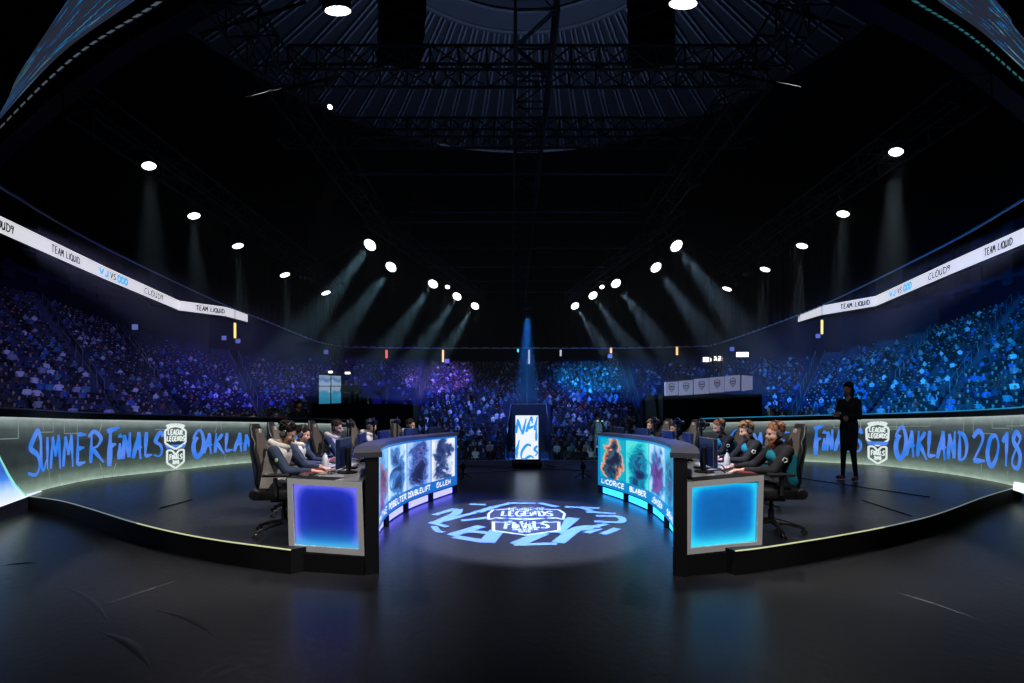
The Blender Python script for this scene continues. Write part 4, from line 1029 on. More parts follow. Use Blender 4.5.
# gaming chairs ----------------------------------------------------------
M_ctan = mat('chair fabric taupe', (.12, .10, .09), .75, bump=.25, bscale=50); M_cside = mat('chair leather black', (.014, .014, .015), .45); M_cplast = mat('chair plastic', (.02, .02, .022), .4)
M_emb2 = mat('chair emblem', (.5, .5, .48), .5)
CH = [None]
def gaming_chair(label, loc, rz, sc=1.0):
    if CH[0] is not None:
        r = copytree(CH[0]); r.location = loc; r.rotation_euler = (0, 0, rz); r['label'] = label; r.scale = (sc,)*3; return r
    root = thing('gaming_chair', label, 'chair', loc, rz); root.scale = (sc,)*3; CH[0] = root
    # seat, faces +x
    mb = MB(); mb.rbox((.03, 0, .46), (.50, .36, .10), .045, n=3); s_ = obj('seat', mb, M_ctan, root, smooth=True)
    for y in (-1, 1): mb = MB(); mb.rbox((.03, .215*y, .475), (.50, .09, .13), .04, n=3); obj('seat_bolster', mb, M_cside, s_, smooth=True)
    # backrest: profile lofted upward, wider wings at the shoulder, narrow head part
    prof = [(.50, .17, -.20, .09), (.60, .205, -.215, .10), (.74, .21, -.235, .09), (.87, .235, -.255, .085), (.96, .24, -.27, .08), (1.03, .19, -.28, .075), (1.10, .145, -.29, .07), (1.18, .135, -.305, .06), (1.23, .10, -.315, .045)]
    rows = []
    for z, w, x, t in prof:
        pts_ = []
        for q in range(20):
            a = 2*PI*q/20; ca, sa = math.cos(a), math.sin(a)
            xx = x+t*.5*ca*(1 if ca > 0 else .9)+(.05*abs(sa)**3 if .6 < z < 1.1 else .0); yy = w*math.copysign(abs(sa)**.7, sa)
            pts_.append(Vector((xx, yy, z)))
        rows.append(pts_)
    mb = MB(); mb.grid(rows, closed_u=True); n0 = len(mb.v); mb.f.append(tuple(range(19, -1, -1))); mb.m.append(0); mb.f.append(tuple(range(n0-20, n0))); mb.m.append(0)
    b_ = obj('backrest', mb, M_cside, root, smooth=True)
    mb = MB(); rows = []
    for z, w, x, t in prof[:-1]:
        rows.append([Vector((x+t*.5+.012-(.0), y*w*.62, z)) for y in (-1, -.5, 0, .5, 1)])
    mb.grid(rows); mb.grid([[p-Vector((.03, 0, 0)) for p in r_] for r_ in rows])
    for k in (0, 4): mb.grid([[r_[k] for r_ in rows], [r_[k]-Vector((.03, 0, 0)) for r_ in rows]])
    obj('back_panel', mb, M_ctan, b_, smooth=True)
    mb = MB(); rows = []
    for z, w, x, t in prof[:-1]: rows.append([Vector((x-t*.45-.006, y*w*.55, z)) for y in (-1, -.5, 0, .5, 1)])
    mb.grid(rows); obj('rear_panel', mb, M_ctan, b_, smooth=True)
    mb = MB(); mb.lathe([(.035, 0), (.035, .012)], Vector((-.262, 0, 1.14)), 14, M=Matrix.Rotation(PI/2, 3, 'Y')); mb.lathe([(.035, 0), (.035, .012)], Vector((-.345, 0, 1.14)), 14, M=Matrix.Rotation(PI/2, 3, 'Y')); obj('emblem', mb, M_emb2, b_)
    for y in (-1, 1):
        mb = MB(); mb.tube([(-.0, .25*y, .44), (.02, .30*y, .47), (.02, .30*y, .66)], .022, 8); mb.rbox((.03, .30*y, .69), (.27, .085, .035), .015); obj('armrest', mb, M_cplast, root)
        mb = MB(); mb.lathe([(.06, -.02), (.06, .02), (.045, .03)], Vector((-.2, .25*y, .48)), 16, M=Matrix.Rotation(PI/2*(-y), 3, 'X')); obj('recline_hinge', mb, M_cplast, root)
    mb = MB(); mb.rbox((.02, 0, .39), (.26, .22, .05), .015); mb.lathe([(.03, .12), (.03, .26), (.02, .26), (.02, .38)], n=12); mb.tube([(.0, -.1, .385), (.05, -.28, .38)], .009, 6); obj('gas_column', mb, M_cplast, root)
    mb = MB()
    for k in range(5):
        a = 2*PI*k/5+.3; d = Vector((math.cos(a), math.sin(a), 0)); mb.tube([d*.02+Vector((0, 0, .13)), d*.17+Vector((0, 0, .115)), d*.32+Vector((0, 0, .075))], [.032, .024, .016], 8)
    obj('star_base', mb, M_cplast, root)
    for k in range(5):
        a = 2*PI*k/5+.3; d = Vector((math.cos(a), math.sin(a), 0)); mb = MB(); c = d*.32
        for q in (-1, 1): mb.lathe([(.03, -.009), (.033, 0), (.03, .009)], c+Vector((-d.y, d.x, 0))*.016*q+Vector((0, 0, .034)), 12, M=Matrix.Rotation(a, 3, 'Z') @ Matrix.Rotation(PI/2, 3, 'X'))
        mb.tube([c+Vector((0, 0, .04)), c+Vector((0, 0, .085))], .01, 6); obj('caster', mb, M_cplast, root)
    return root

# desk gear --------------------------------------------------------------
M_mon = mat('monitor navy', (.010, .02, .07), .35); M_disp = mat('monitor picture', (.02, .02, .03), .3, emit=(.25, .4, .6), es=.6)
M_chr = mat('chrome bar', (.5, .5, .52), .25, .8)
M_key = mat('keyboard', (.03, .03, .035), .5); M_keyr = mat('keyboard red', (.25, .03, .04), .5); M_bottle = mat('bottle white', (.75, .75, .74), .35); M_padc = mat('mouse mat', (.02, .025, .03), .9)
GEAR = {}
def gear(kind, label, loc, rz, builder, cat, group=None):
    if kind in GEAR: r = copytree(GEAR[kind])
    else: r = builder(); GEAR[kind] = r
    r.location = loc; r.rotation_euler = (0, 0, rz); r['label'] = label; r['category'] = cat
    if group: r['group'] = group
    return r
def b_monitor():
    r = thing('monitor', '', 'monitor')     # screen faces +x
    mb = MB(); mb.rbox((0, 0, .235), (.045, .54, .32), .012); obj('bezel', mb, M_mon, r)
    mb = MB(); mb.box((.0235, 0, .24), (.002, .51, .285)); obj('display', mb, M_disp, r)
    mb = MB(); mb.box((-.024, 0, .391), (.006, .54, .008)); mb.box((-.024, -.267, .235), (.006, .008, .32)); obj('back_trim', mb, M_chr, r)
    mb = MB(); mb.rbox((-.05, 0, .15), (.04, .07, .28), .01); obj('stand', mb, M_blackgl, r)
    mb = MB(); mb.lathe([(.11, 0), (.11, .012), (.04, .02)], (-.04, 0, 0), 20); obj('base', mb, M_blackgl, r)
    return r
def b_keyboard():
    r = thing('keyboard', '', 'keyboard'); mb = MB(); mb.rbox((0, 0, .014), (.15, .40, .024), .006); obj('case', mb, M_key, r)
    mb = MB()
    for i in range(5):
        for j in range(14): mb.box((-.055+.027*i, -.182+.028*j, .031), (.021, .022, .012), taper=.8)
    obj('keys', mb, M_keyr, r); return r
def b_mouse():
    r = thing('mouse', '', 'mouse'); mb = MB(); mb.ball((0, 0, .012), (.058, .032, .026), 14, 8); obj('shell', mb, M_key, r, smooth=True)
    mb = MB(); mb.lathe([(.008, -.004), (.008, .004)], (.035, 0, .034), 10, M=Matrix.Rotation(PI/2, 3, 'X')); obj('scroll_wheel', mb, M_chr, r); return r
def b_bottle():
    r = thing('water_bottle', '', 'bottle'); mb = MB(); mb.lathe([(.03, 0), (.034, .01), (.034, .12), (.03, .15), (.014, .18), (.013, .20)], n=16); obj('bottle_body', mb, M_bottle, r, smooth=True)
    mb = MB(); mb.lathe([(.017, .2), (.017, .225), (.008, .235)], n=12); obj('cap', mb, M_blackgl, r); return r
def b_camstand():
    r = thing('player_camera', '', 'camera'); mb = MB(); mb.lathe([(.09, 0), (.09, .012), (.02, .02)], n=18); obj('base', mb, M_blackgl, r)
    mb = MB(); mb.tube([(0, 0, .01), (0, 0, .50)], .014, 8); obj('pole', mb, M_blackgl, r)
    mb = MB(); mb.rbox((.0, 0, .53), (.10, .07, .07), .012); mb.lathe([(.026, 0), (.03, .05)], (.05, 0, .53), 14, M=Matrix.Rotation(PI/2, 3, 'Y')); o = obj('camera_body', mb, M_blackgl, r)
    mb = MB(); mb.tube([(0, .09*math.cos(a), .53+.07*math.sin(a)) for a in [2*PI*q/16 for q in range(16)]], .009, 6, closed=True); obj('cage', mb, M_blackgl, r); return r
ORDS = ['nearest the camera', 'second from the camera', 'third from the camera', 'fourth from the camera', 'farthest from the camera']
TZ = .926
def seat_row(side, XY, specs, centre):
    at, cv = (atL, cvL) if side == 'left' else (atR, cvR)
    for i, ((x, y), sp) in enumerate(zip(XY, specs)):
        ang = math.atan2(centre[1]-y, centre[0]-x)
        if i == 0: ang = 0.12 if side == 'left' else PI-.12
        d = Vector((math.cos(ang), math.sin(ang), 0)); nn = Vector((-d.y, d.x, 0))
        cpos = Vector((x, y, .25))+d*(.05 if i else .12)
        gaming_chair('%s gaming chair of the %s team, %s' % ('taupe and black', side, ORDS[i]), tuple(cpos), ang, sp.get('csc', 1.0))
        kw = {k: v for k, v in sp.items() if k not in ('label', 'csc')}
        person_seated(sp['label'], (x-.02*d.x, y-.02*d.y, .25), ang, 'L' if side == 'left' else 'R', seed=i+10*(side == 'left'), **kw)
        # gear placed along the desk: find desk u for this seat
        uu = min((( (cv.at(cv.L*q/100)[0]-Vector((x, y))-Vector((d.x, d.y))*((cv.at(cv.L*q/100)[0]-Vector((x, y))).dot(Vector((d.x, d.y))))).length, cv.L*q/100) for q in range(101)))[1]
        uu = max(.22, min(cv.L-.1, uu))
        tail = '%s desk, seat %s' % (side, ORDS[i])
        p = at(uu, .36, TZ); gear('monitor', 'slim navy monitor on the '+tail, tuple(p), ang+PI, b_monitor, 'monitor')
        p = at(uu, .70, TZ); gear('keyboard', 'dark keyboard with reddish keys on the '+tail, tuple(p+nn*.05), ang, b_keyboard, 'keyboard')
        p = at(uu, .70, TZ); gear('mouse', 'small black mouse on the '+tail, tuple(p-nn*.24), ang, b_mouse, 'mouse')
        mb = MB(); mb.rbox((0, 0, .002), (.26, .22, .004), .0015); q = at(uu, .70, TZ-.003)-nn*.25
        m_ = obj('mouse_mat', mb, M_padc); m_.location = q; m_.rotation_euler = (0, 0, ang); tag(m_, 'black square mouse mat on the '+tail, 'mouse mat')
        p = at(min(cv.L, uu+.42), .34, TZ); gear('camera', 'black player camera on a pole, %s' % tail, tuple(p), ang+PI+.3, b_camstand, 'camera')
        if i in (0, 2): p = at(min(cv.L, uu+.36), .62, TZ); gear('bottle', 'white water bottle on the '+tail, tuple(p), 0, b_bottle, 'bottle')
        # cables behind each monitor
        rnd = random.Random(i*3+len(side)); mb = MB()
        for k in range(4):
            a = at(max(.15, uu+rnd.uniform(-.25, .25)), .32, TZ+.012); b = at(uu+rnd.uniform(-.2, .3), .45+rnd.uniform(0, .15), TZ+.012); c = a.lerp(b, .5)+Vector((rnd.uniform(-.08, .08), rnd.uniform(-.08, .08), .02+.04*rnd.random()))
            mb.tube(catmull([a, c, b], 5), .006, 5)
        o = obj('cable_bundle', mb, M_cable); tag(o, 'tangle of black cables behind the monitor on the '+tail, 'cables')
seat_row('left', [(-2.68, 5.1), (-2.98, 6.15), (-2.93, 7.25), (-2.71, 8.3), (-2.20, 9.3)], [
  dict(label='player with messy black hair and white hood, nearest of the left team', skin=M_skin[0], hair=HAIRC['black'], style='messy', lean=.05, tilt=.45, sc=.98),
  dict(label='second player of the left team in a navy and white jacket, short dark hair', skin=M_skin[0], hair=HAIRC['black'], style='short', lean=.05, tilt=.25, sc=.93),
  dict(label='third player of the left team, pale hood, face half behind a monitor', skin=M_skin[1], hair=HAIRC['brown'], style='short', lean=.05, tilt=.1, sc=.97, yaw=-.3),
  dict(label='fourth player of the left team, dark bowl of hair above a navy monitor', skin=M_skin[2], hair=HAIRC['black'], style='messy', lean=.05, tilt=.1, sc=.97),
  dict(label='fifth player of the left team, farthest from the camera, behind a silver edged monitor', skin=M_skin[1], hair=HAIRC['brown'], style='short', lean=.05, tilt=.1, sc=.96)], (3.2, 7.2))
seat_row('right', [(3.06, 5.15), (3.38, 6.3), (3.50, 7.35), (3.16, 8.4), (3.02, 9.4)], [
  dict(label='ginger bearded player in a black and teal jersey, nearest on the right team', skin=M_skin[1], hair=HAIRC['ginger'], style='short', lean=.0, tilt=.15, beard=True, sc=.98),
  dict(label='second player of the right team, fair swept hair over a black and teal jersey', skin=M_skin[1], hair=HAIRC['fair'], style='swept', lean=.03, tilt=.3, sc=.97),
  dict(label='third player of the right team, brown hair just above a navy monitor', skin=M_skin[1], hair=HAIRC['ginger'], style='short', lean=.05, tilt=.25, sc=.98),
  dict(label='fourth player of the right team, dark hair and teal front, looking left', skin=M_skin[2], hair=HAIRC['black'], style='long', lean=.06, tilt=.1, sc=.93),
  dict(label='fifth player of the right team, fair hair, farthest from the camera', skin=M_skin[1], hair=HAIRC['fair'], style='swept', lean=.06, tilt=.1, sc=.95)], (-2.9, 7.4))

# standing people --------------------------------------------------------
def person_standing(label, loc, face, skin, hairm, style, mats, arms='folded', hs=False, sc=1.0, skirt=None, seed=1, hgt=1.7, slim=1.0):
    root = thing('person', label, 'person', loc, face); k = hgt/1.7*sc; root.scale = (k*slim, k*slim, k); B = Body(); rnd = random.Random(seed)
    for y in (-1, 1):
        Hh = Vector((0, .085*y, .90)); K = Vector((.02, .10*y, .49)); A = Vector((-.01, .105*y+.03*y, .09))
        B.chain([Hh, K], [.10, .06], 2); B.chain([K, A], [.058, .038], 2); B.cap(A+Vector((-.03, 0, -.05)), A+Vector((.13, .03*y, -.055)), .036, .032, 6)
        B.chain([Vector((0, .06*y, .95)), Vector((0, .05*y, 1.12)), Vector((0, .06*y, 1.30))], [.115, .095, .105], 1)
        B.cap(Vector((0, .07*y, 1.36)), Vector((0, .14*y, 1.38)), .075, .06, 1)
        S = Vector((0, .18*y, 1.37))
        if arms == 'folded':
            E = Vector((.04, .245*y, 1.10)); Wr = Vector((.21, -.02*y, 1.10+.035*y)); B.chain([S, E], [.055, .045], 1); B.chain([E, Wr], [.044, .028], 1)
            hand(B, Wr, (.12, -y, .05), (0, 0, 1), (-1, 0, 0), 0, .7)
        elif arms == 'camera':
            E = Vector((.10, .27*y, 1.20)); Wr = Vector((.28, .12*y, 1.40)); B.chain([S, E], [.055, .045], 1); B.chain([E, Wr], [.044, .028], 1); hand(B, Wr, (1, -.2*y, .4), (0, -y, 0), (0, 0, 1), 0, .9)
        else:
            E = Vector((-.03, .25*y, 1.10)); Wr = Vector((.03, .26*y, .86)); B.chain([S, E], [.055, .045], 1); B.chain([E, Wr], [.044, .028], 1); hand(B, Wr, (.1, 0, -1), (1, 0, 0), (0, y, 0), 0, .4)
    B.cap((0, 0, 1.40), (.01, 0, 1.50), .055, .048, 0)
    if skirt:
        B.chain([(0, 0, .98), (0, 0, .66)], [.13, .15], 1)
    T, M = head(B, (.03, 0, 1.59), .12, 0, 0, .95)
    B.build('body', mats, root, .012)
    obj('hair', hair_mesh(T, M, style, rnd), hairm, root, smooth=True)
    if hs: headset(T, M, root, M_hs, M_hs2)
    return root
M_red = mat('shoe red', (.42, .10, .09), .6); M_bcloth = mat('clothes black', (.010, .011, .016), .85, bump=.3, bscale=30)
P = onz(849, 480, .25); hw = 97/F*P.y
person_standing('woman with long dark hair, black clothes and red shoes, standing with folded arms', (P.x, P.y, .25), PI+.35, M_skin[3], HAIRC['black'], 'long', [M_skin[2], M_bcloth, M_bcloth, M_eye, M_lip, M_bcloth, M_red, M_bcloth], 'folded', hgt=hw, skirt=True, seed=4, slim=.82)
p = ray(298, 401, 14.2); person_standing('person in black with a headset and glasses standing behind the left LED wall', (p.x, p.y, p.z-1.78), -.5, M_skin[2], HAIRC['black'], 'short', [M_skin[2], M_bcloth, M_bcloth, M_eye, M_lip, M_bcloth, M_shoe, M_bcloth], 'down', hs=True, hgt=1.78, seed=6)
p = ray(598, 413, 17.5); person_standing('person in black filming with a shoulder camera beyond the right screens', (p.x, p.y, p.z-1.75), -1.6, M_skin[2], HAIRC['black'], 'short', [M_skin[2], M_bcloth, M_bcloth, M_eye, M_lip, M_bcloth, M_shoe, M_bcloth], 'camera', hgt=1.75, seed=8)
mb = MB(); mb.rbox((p.x, p.y, (p.z-1.75-1.7)/2), (1.0, 1.0, 1.7+p.z-1.75), .02); o = obj('camera_riser', mb, M_black); tag(o, 'black riser box under the person filming beyond the stage', 'riser')
t = thing('video_camera', 'black shoulder video camera held by the person beyond the right screens', 'camera', (p.x, p.y-.25, p.z-.12))
mb = MB(); mb.rbox((-.1, 0, 0), (.16, .45, .2), .02); obj('camera_body', mb, M_blackgl, t); mb = MB(); mb.lathe([(.05, 0), (.06, .16)], (-.1, -.22, 0), 14, M=Matrix.Rotation(PI/2, 3, 'X')); obj('lens', mb, M_blackgl, t); mb = MB(); mb.rbox((-.1, .05, .15), (.04, .25, .03), .01); obj('handle', mb, M_blackgl, t)

# ---------------------------------------------------------------- totem
t = thing('led_totem', 'upright LED totem showing NA LCS in blue on white, far edge of stage', 'LED display', (.43, 13.1, 0))
mb = MB(); mb.rbox((0, .25, .13), (.86, .75, .14), .02); mb.rbox((0, .22, .22), (.70, .5, .08), .01); mb.box((0, .2, .03), (.8, .6, .06)); obj('base', mb, M_black, t)
mb = MB(); mb.rbox((0, .28, .90), (.68, .5, 1.29), .012); obj('cabinet', mb, M_blackgl, t)
mb = MB(); mb.box((0, .02, .90), (.655, .012, 1.26)); obj('screen', mb, mat('totem white', (.3, .3, .3), .4, emit=(.86, .92, 1), es=1.0), t)
mb = MB(); f = lambda u, v: Vector((u, .008, v))
for st in ([(-.31, 1.02), (-.27, 1.42)], [(-.27, 1.42), (-.13, .98)], [(-.13, .98), (-.02, 1.44)], [(-.02, 1.05), (.12, 1.5)], [(.0, 1.14), (.30, 1.26)], [(.12, 1.50), (.16, 1.3)], [(.22, 1.1), (.30, 1.50)], [(.27, .80), (.27, 1.2)],
           [(-.31, .46), (-.22, .82)], [(-.29, .55), (-.29, .3)], [(.12, .66), (.0, .68), (-.14, .5), (-.16, .3), (-.05, .28)], [(-.05, .28), (.1, .36), (.2, .3)], [(.30, .66), (.22, .55), (.30, .46), (.24, .36)]):
    stroke_poly(mb, st, .032, f)
obj('lettering', mb, mat('totem blue', (.05, .1, .3), .5, emit=(.03, .33, .85), es=1), t)

# ---------------------------------------------------------------- painted projection
M_db = mat('projection paint blue', (.15, .29, .46), .55); M_dw = mat('projection paint white', (.6, .6, .6), .5); M_dd = mat('projection paint dark', (.02, .025, .035), .5)  # logo projected in light, painted as flat colours on the floor
def fl(cx_, cy_):
    p = onz(430+cx_/5.12, 495+cy_/5.12, 0); return (p.x, p.y)
t = thing('painted_projection', 'round pale blue and white NA LCS finals projection painted on the floor between the desks', 'painted projection', (.2, 6.7, 0))
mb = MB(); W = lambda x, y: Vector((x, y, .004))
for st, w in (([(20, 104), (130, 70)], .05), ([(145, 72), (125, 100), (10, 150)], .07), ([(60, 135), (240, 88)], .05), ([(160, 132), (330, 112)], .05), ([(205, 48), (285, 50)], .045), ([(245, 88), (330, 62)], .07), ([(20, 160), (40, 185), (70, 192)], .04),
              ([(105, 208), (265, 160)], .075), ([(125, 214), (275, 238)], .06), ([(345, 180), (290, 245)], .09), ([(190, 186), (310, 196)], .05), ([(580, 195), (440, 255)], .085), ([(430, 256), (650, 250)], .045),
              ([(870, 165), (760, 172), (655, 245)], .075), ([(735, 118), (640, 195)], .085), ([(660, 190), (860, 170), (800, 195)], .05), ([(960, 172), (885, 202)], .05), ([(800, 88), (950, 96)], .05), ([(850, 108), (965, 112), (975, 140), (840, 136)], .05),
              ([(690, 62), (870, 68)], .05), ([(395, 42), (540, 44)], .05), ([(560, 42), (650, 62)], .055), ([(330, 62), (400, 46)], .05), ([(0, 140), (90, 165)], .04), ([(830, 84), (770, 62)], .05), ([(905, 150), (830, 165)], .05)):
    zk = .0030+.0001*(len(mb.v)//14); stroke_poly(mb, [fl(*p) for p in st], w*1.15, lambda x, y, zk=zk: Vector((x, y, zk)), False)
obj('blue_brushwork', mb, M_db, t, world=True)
W2 = lambda x, y: Vector((x, y, .008)); W3_ = lambda x, y: Vector((x, y, .006))
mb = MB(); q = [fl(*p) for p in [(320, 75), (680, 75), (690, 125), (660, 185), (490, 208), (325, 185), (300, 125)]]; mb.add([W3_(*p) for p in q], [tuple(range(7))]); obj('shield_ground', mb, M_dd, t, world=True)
mb = MB()
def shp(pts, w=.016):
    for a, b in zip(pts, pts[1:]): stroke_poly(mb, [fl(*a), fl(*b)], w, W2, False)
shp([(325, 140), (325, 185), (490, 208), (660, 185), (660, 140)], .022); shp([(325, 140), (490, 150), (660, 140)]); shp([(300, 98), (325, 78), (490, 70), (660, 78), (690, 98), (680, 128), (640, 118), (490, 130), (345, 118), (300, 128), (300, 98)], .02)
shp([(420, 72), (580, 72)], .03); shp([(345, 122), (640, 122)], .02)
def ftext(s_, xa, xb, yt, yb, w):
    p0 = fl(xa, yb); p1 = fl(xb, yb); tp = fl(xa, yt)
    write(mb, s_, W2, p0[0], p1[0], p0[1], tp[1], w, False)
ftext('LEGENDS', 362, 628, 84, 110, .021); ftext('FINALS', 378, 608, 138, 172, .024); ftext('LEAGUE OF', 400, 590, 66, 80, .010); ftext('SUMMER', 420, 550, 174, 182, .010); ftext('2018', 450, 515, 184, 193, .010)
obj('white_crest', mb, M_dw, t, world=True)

# light stands and cables on the rear of the stage
for px, nm in ((463, 'left'), (583, 'right')):
    p = onz(px, 479, 0); t = thing('floor_stand', 'small black equipment stand on the rear of the stage, %s of the totem' % nm, 'stand', (p.x, p.y, 0)); s = 1 if px < 512 else -1
    mb = MB(); mb.tube([(0, 0, .02), (0, 0, .34), (-.18*s*0, 0, .40)], .03, 8); mb.rbox((0, 0, .30), (.12, .12, .12), .02); obj('post', mb, M_black, t)
    for k in range(3): a = 2*PI*k/3+.4; mb = MB(); mb.tube([(0, 0, .14), (.22*math.cos(a), .22*math.sin(a), .015)], .014, 6); obj('leg', mb, M_black, t)
    mb = MB(); mb.tube([(0, 0, .36), (.12*s, .1, .62)], .012, 6); obj('tilted_arm', mb, M_black, t)
for pts, lb in (([(460, 474), (500, 471), (545, 469), (590, 471)], 'long black cable lying across the rear of the stage in front of the totem'), ([(545, 464), (555, 467), (565, 465), (580, 463)], 'short black cable curling from the totem to the right'), ([(440, 467), (480, 466), (512, 467)], 'short black cable left of the totem')):
    mb = MB(); mb.tube(catmull([onz(x, y, .015) for x, y in pts], 6), .014, 5); o = obj('floor_cable', mb, M_cable); tag(o, lb, 'cable')

# ---------------------------------------------------------------- broadcast booths in front of the stands
M_booth = mat('booth black cloth', (.002, .0025, .004), .95, spec=.05)
def pbox(mb, x0, x1, yt, D0, D1, z0=-1.7, mi=0):
    a = ray(x0, yt, D0); b = ray(x1, yt, D0); c = Vector((b.x, D1, b.z)); d = Vector((a.x, D1, a.z))
    mb.add([(p.x, p.y, z) for z in (z0, a.z) for p in (a, b, c, d)], [(0, 1, 2, 3), (4, 5, 6, 7), (0, 1, 5, 4), (1, 2, 6, 5), (2, 3, 7, 6), (3, 0, 4, 7)], mi)
t = thing('desk_platform', 'tall black draped platform behind the left team, carrying a lit screen', 'platform', (-9, 24, -1.7)); mb = MB(); pbox(mb, 312, 405, 404, 23, 26.4); obj('draped_base', mb, M_booth, t, world=True)
mb = MB(); a = ray(312, 404, 23); b = ray(405, 404, 23); mb.tube([a+Vector((0, 0, .9)), b+Vector((0, 0, .9))], .02, 5)
for k in range(6): p = a.lerp(b, k/5); mb.tube([p, p+Vector((0, 0, .9))], .02, 5)
obj('guard_rail', mb, M_truss, t, world=True)
t = thing('backdrop_screen', 'pale blue lit backdrop screen on the left black platform', 'screen', tuple(ray(319, 404, 25.5)))
A = [ray(319, 404, 25.5), ray(341, 403, 25.5), ray(341, 376, 25.5), ray(319, 375, 25.5)]
scm = bpy.data.materials.new('backdrop picture'); scm.use_nodes = True; nt = scm.node_tree; b_ = nt.nodes['Principled BSDF']; uv = node(nt, 'ShaderNodeUVMap'); sp = node(nt, 'ShaderNodeSeparateXYZ'); nt.links.new(uv.outputs['UV'], sp.inputs['Vector'])
nn_ = node(nt, 'ShaderNodeTexNoise'); nn_.inputs['Scale'].default_value = 4; nt.links.new(uv.outputs['UV'], nn_.inputs['Vector'])
cc = ramp(nt, mth(nt, 'ADD', sp.outputs['Y'], mth(nt, 'MULTIPLY', mth(nt, 'SUBTRACT', nn_.outputs['Fac'], .5), .35)), [(.0, (.02, .22, .4)), (.42, (.03, .3, .5)), (.46, (.3, .42, .6)), (.75, (.35, .5, .7)), (.85, (.06, .2, .5)), (.95, (.3, .45, .6))])
nt.links.new(cc, b_.inputs['Emission Color']); b_.inputs['Emission Strength'].default_value = .7
mb = MB(); mb.add(A, [(0, 1, 2, 3)]); obj('picture', mb, scm, t, world=True, uvs=[(0, 0), (1, 0), (1, 1), (0, 1)])
mb = MB()
for k in range(4): mb.tube([A[k]+Vector((0, .08, 0)), A[(k+1) % 4]+Vector((0, .08, 0))], .07, 5)
obj('frame', mb, M_truss, t, world=True)
M_wl = mat('work light lit', (.5, .5, .5), .5, emit=(1, .95, .85), es=3)
def light_on_stand(px, py, w, h, D, zb, label, es=None, tilt=0):
    p = ray(px, py, D); t = thing('panel_light', label, 'panel light', (p.x, p.y, zb)); H_ = p.z-zb
    W_ = w/F*D; Hh = h/F*D
    mb = MB(); mb.rbox((0, .06, H_), (W_*1.1, .08, Hh*1.15), .02); obj('housing', mb, M_fl, t)
    mb = MB(); mb.box((0, .01, H_), (W_, .02, Hh)); obj('light_face', mb, M_wl, t)
    mb = MB(); mb.tube([(0, .06, 0), (0, .06, H_)], .025, 5); obj('stand', mb, M_truss, t)
light_on_stand(330.5, 372, 4, 2, 24.5, 2.0, 'small lit lamp above the left backdrop screen')
light_on_stand(347.5, 373, 5, 2, 24.2, 2.0, 'small lit lamp to the right of the left backdrop screen')
t = thing('desk_platform', 'wide black draped platform behind the right team, topped by five pale logo panels', 'platform', (10, 24, -1.7)); mb = MB(); pbox(mb, 663, 762, 394, 23.5, 27); obj('draped_base', mb, M_booth, t, world=True)
M_pan = mat('panel pale', (.4, .4, .52), .6, emit=(.14, .15, .26), es=1); M_pl = mat('panel logo', (.1, .1, .16), .6)
for k, (xa, xb, ya, yb, yc, yd) in enumerate([(665, 678, 382.2, 381.6, 395, 395.8), (679.2, 692.8, 381, 380, 394.5, 395.5), (694.3, 708.8, 379, 378, 393.5, 394.5), (710, 724.3, 377.5, 376.5, 392, 393), (725.5, 740, 376, 375, 390.5, 391.5)]):
    D = 23.2; t = thing('logo_panel', 'pale panel with a small grey crest on the right platform, %s' % ['leftmost of five', 'second from the left', 'middle of five', 'fourth from the left', 'fifth, largest'][k], 'panel', tuple(ray(xa, yd, D)))
    A = [ray(xa, yd, D), ray(xb, yc, D), ray(xb, yb, D), ray(xa, ya, D)]; mb = MB(); mb.add(A+[p+Vector((0, .08, 0)) for p in A], [(0, 1, 2, 3), (7, 6, 5, 4), (0, 4, 5, 1), (1, 5, 6, 2), (2, 6, 7, 3), (3, 7, 4, 0)]); obj('board', mb, M_pan, t, world=True)
    c = sum(A, Vector())/4+Vector((0, -.01, .02)); mb = MB(); mb.tube([c+Vector(p) for p in [(-.13, 0, .2), (0, 0, .24), (.13, 0, .2), (.14, 0, 0), (0, 0, -.2), (-.14, 0, 0)]], .022, 5, closed=True); mb.box(c+Vector((0, 0, .08)), (.2, .02, .07)); mb.box(c+Vector((0, 0, -.04)), (.14, .02, .05)); obj('crest', mb, M_pl, t, world=True)
t = thing('logo_panel', 'narrow pale side panel at the right end of the right platform', 'panel', tuple(ray(741.5, 390, 23.3))); A = [ray(741.5, 391, 23.3), ray(752, 389.5, 25.5), ray(752, 376, 25.5), ray(741.5, 375, 23.3)]
mb = MB(); mb.add(A+[p+Vector((.08, .08, 0)) for p in A], [(0, 1, 2, 3), (7, 6, 5, 4), (0, 4, 5, 1), (1, 5, 6, 2), (2, 6, 7, 3), (3, 7, 4, 0)]); obj('board', mb, M_pan, t, world=True)
for k, (x, y, w, h, lb) in enumerate(((707.2, 359.5, 8, 4.5, 'bright white panel light on a stand, left one of the adjacent pair'), (718.2, 358.5, 8, 4.5, 'bright white panel light on a stand, right one of the adjacent pair'), (742.5, 354.5, 12, 4.5, 'bright white panel light on a stand, apart from the pair, above the largest logo panel'))):
    light_on_stand(x, y, w, h, 25.5, 2.6, lb)

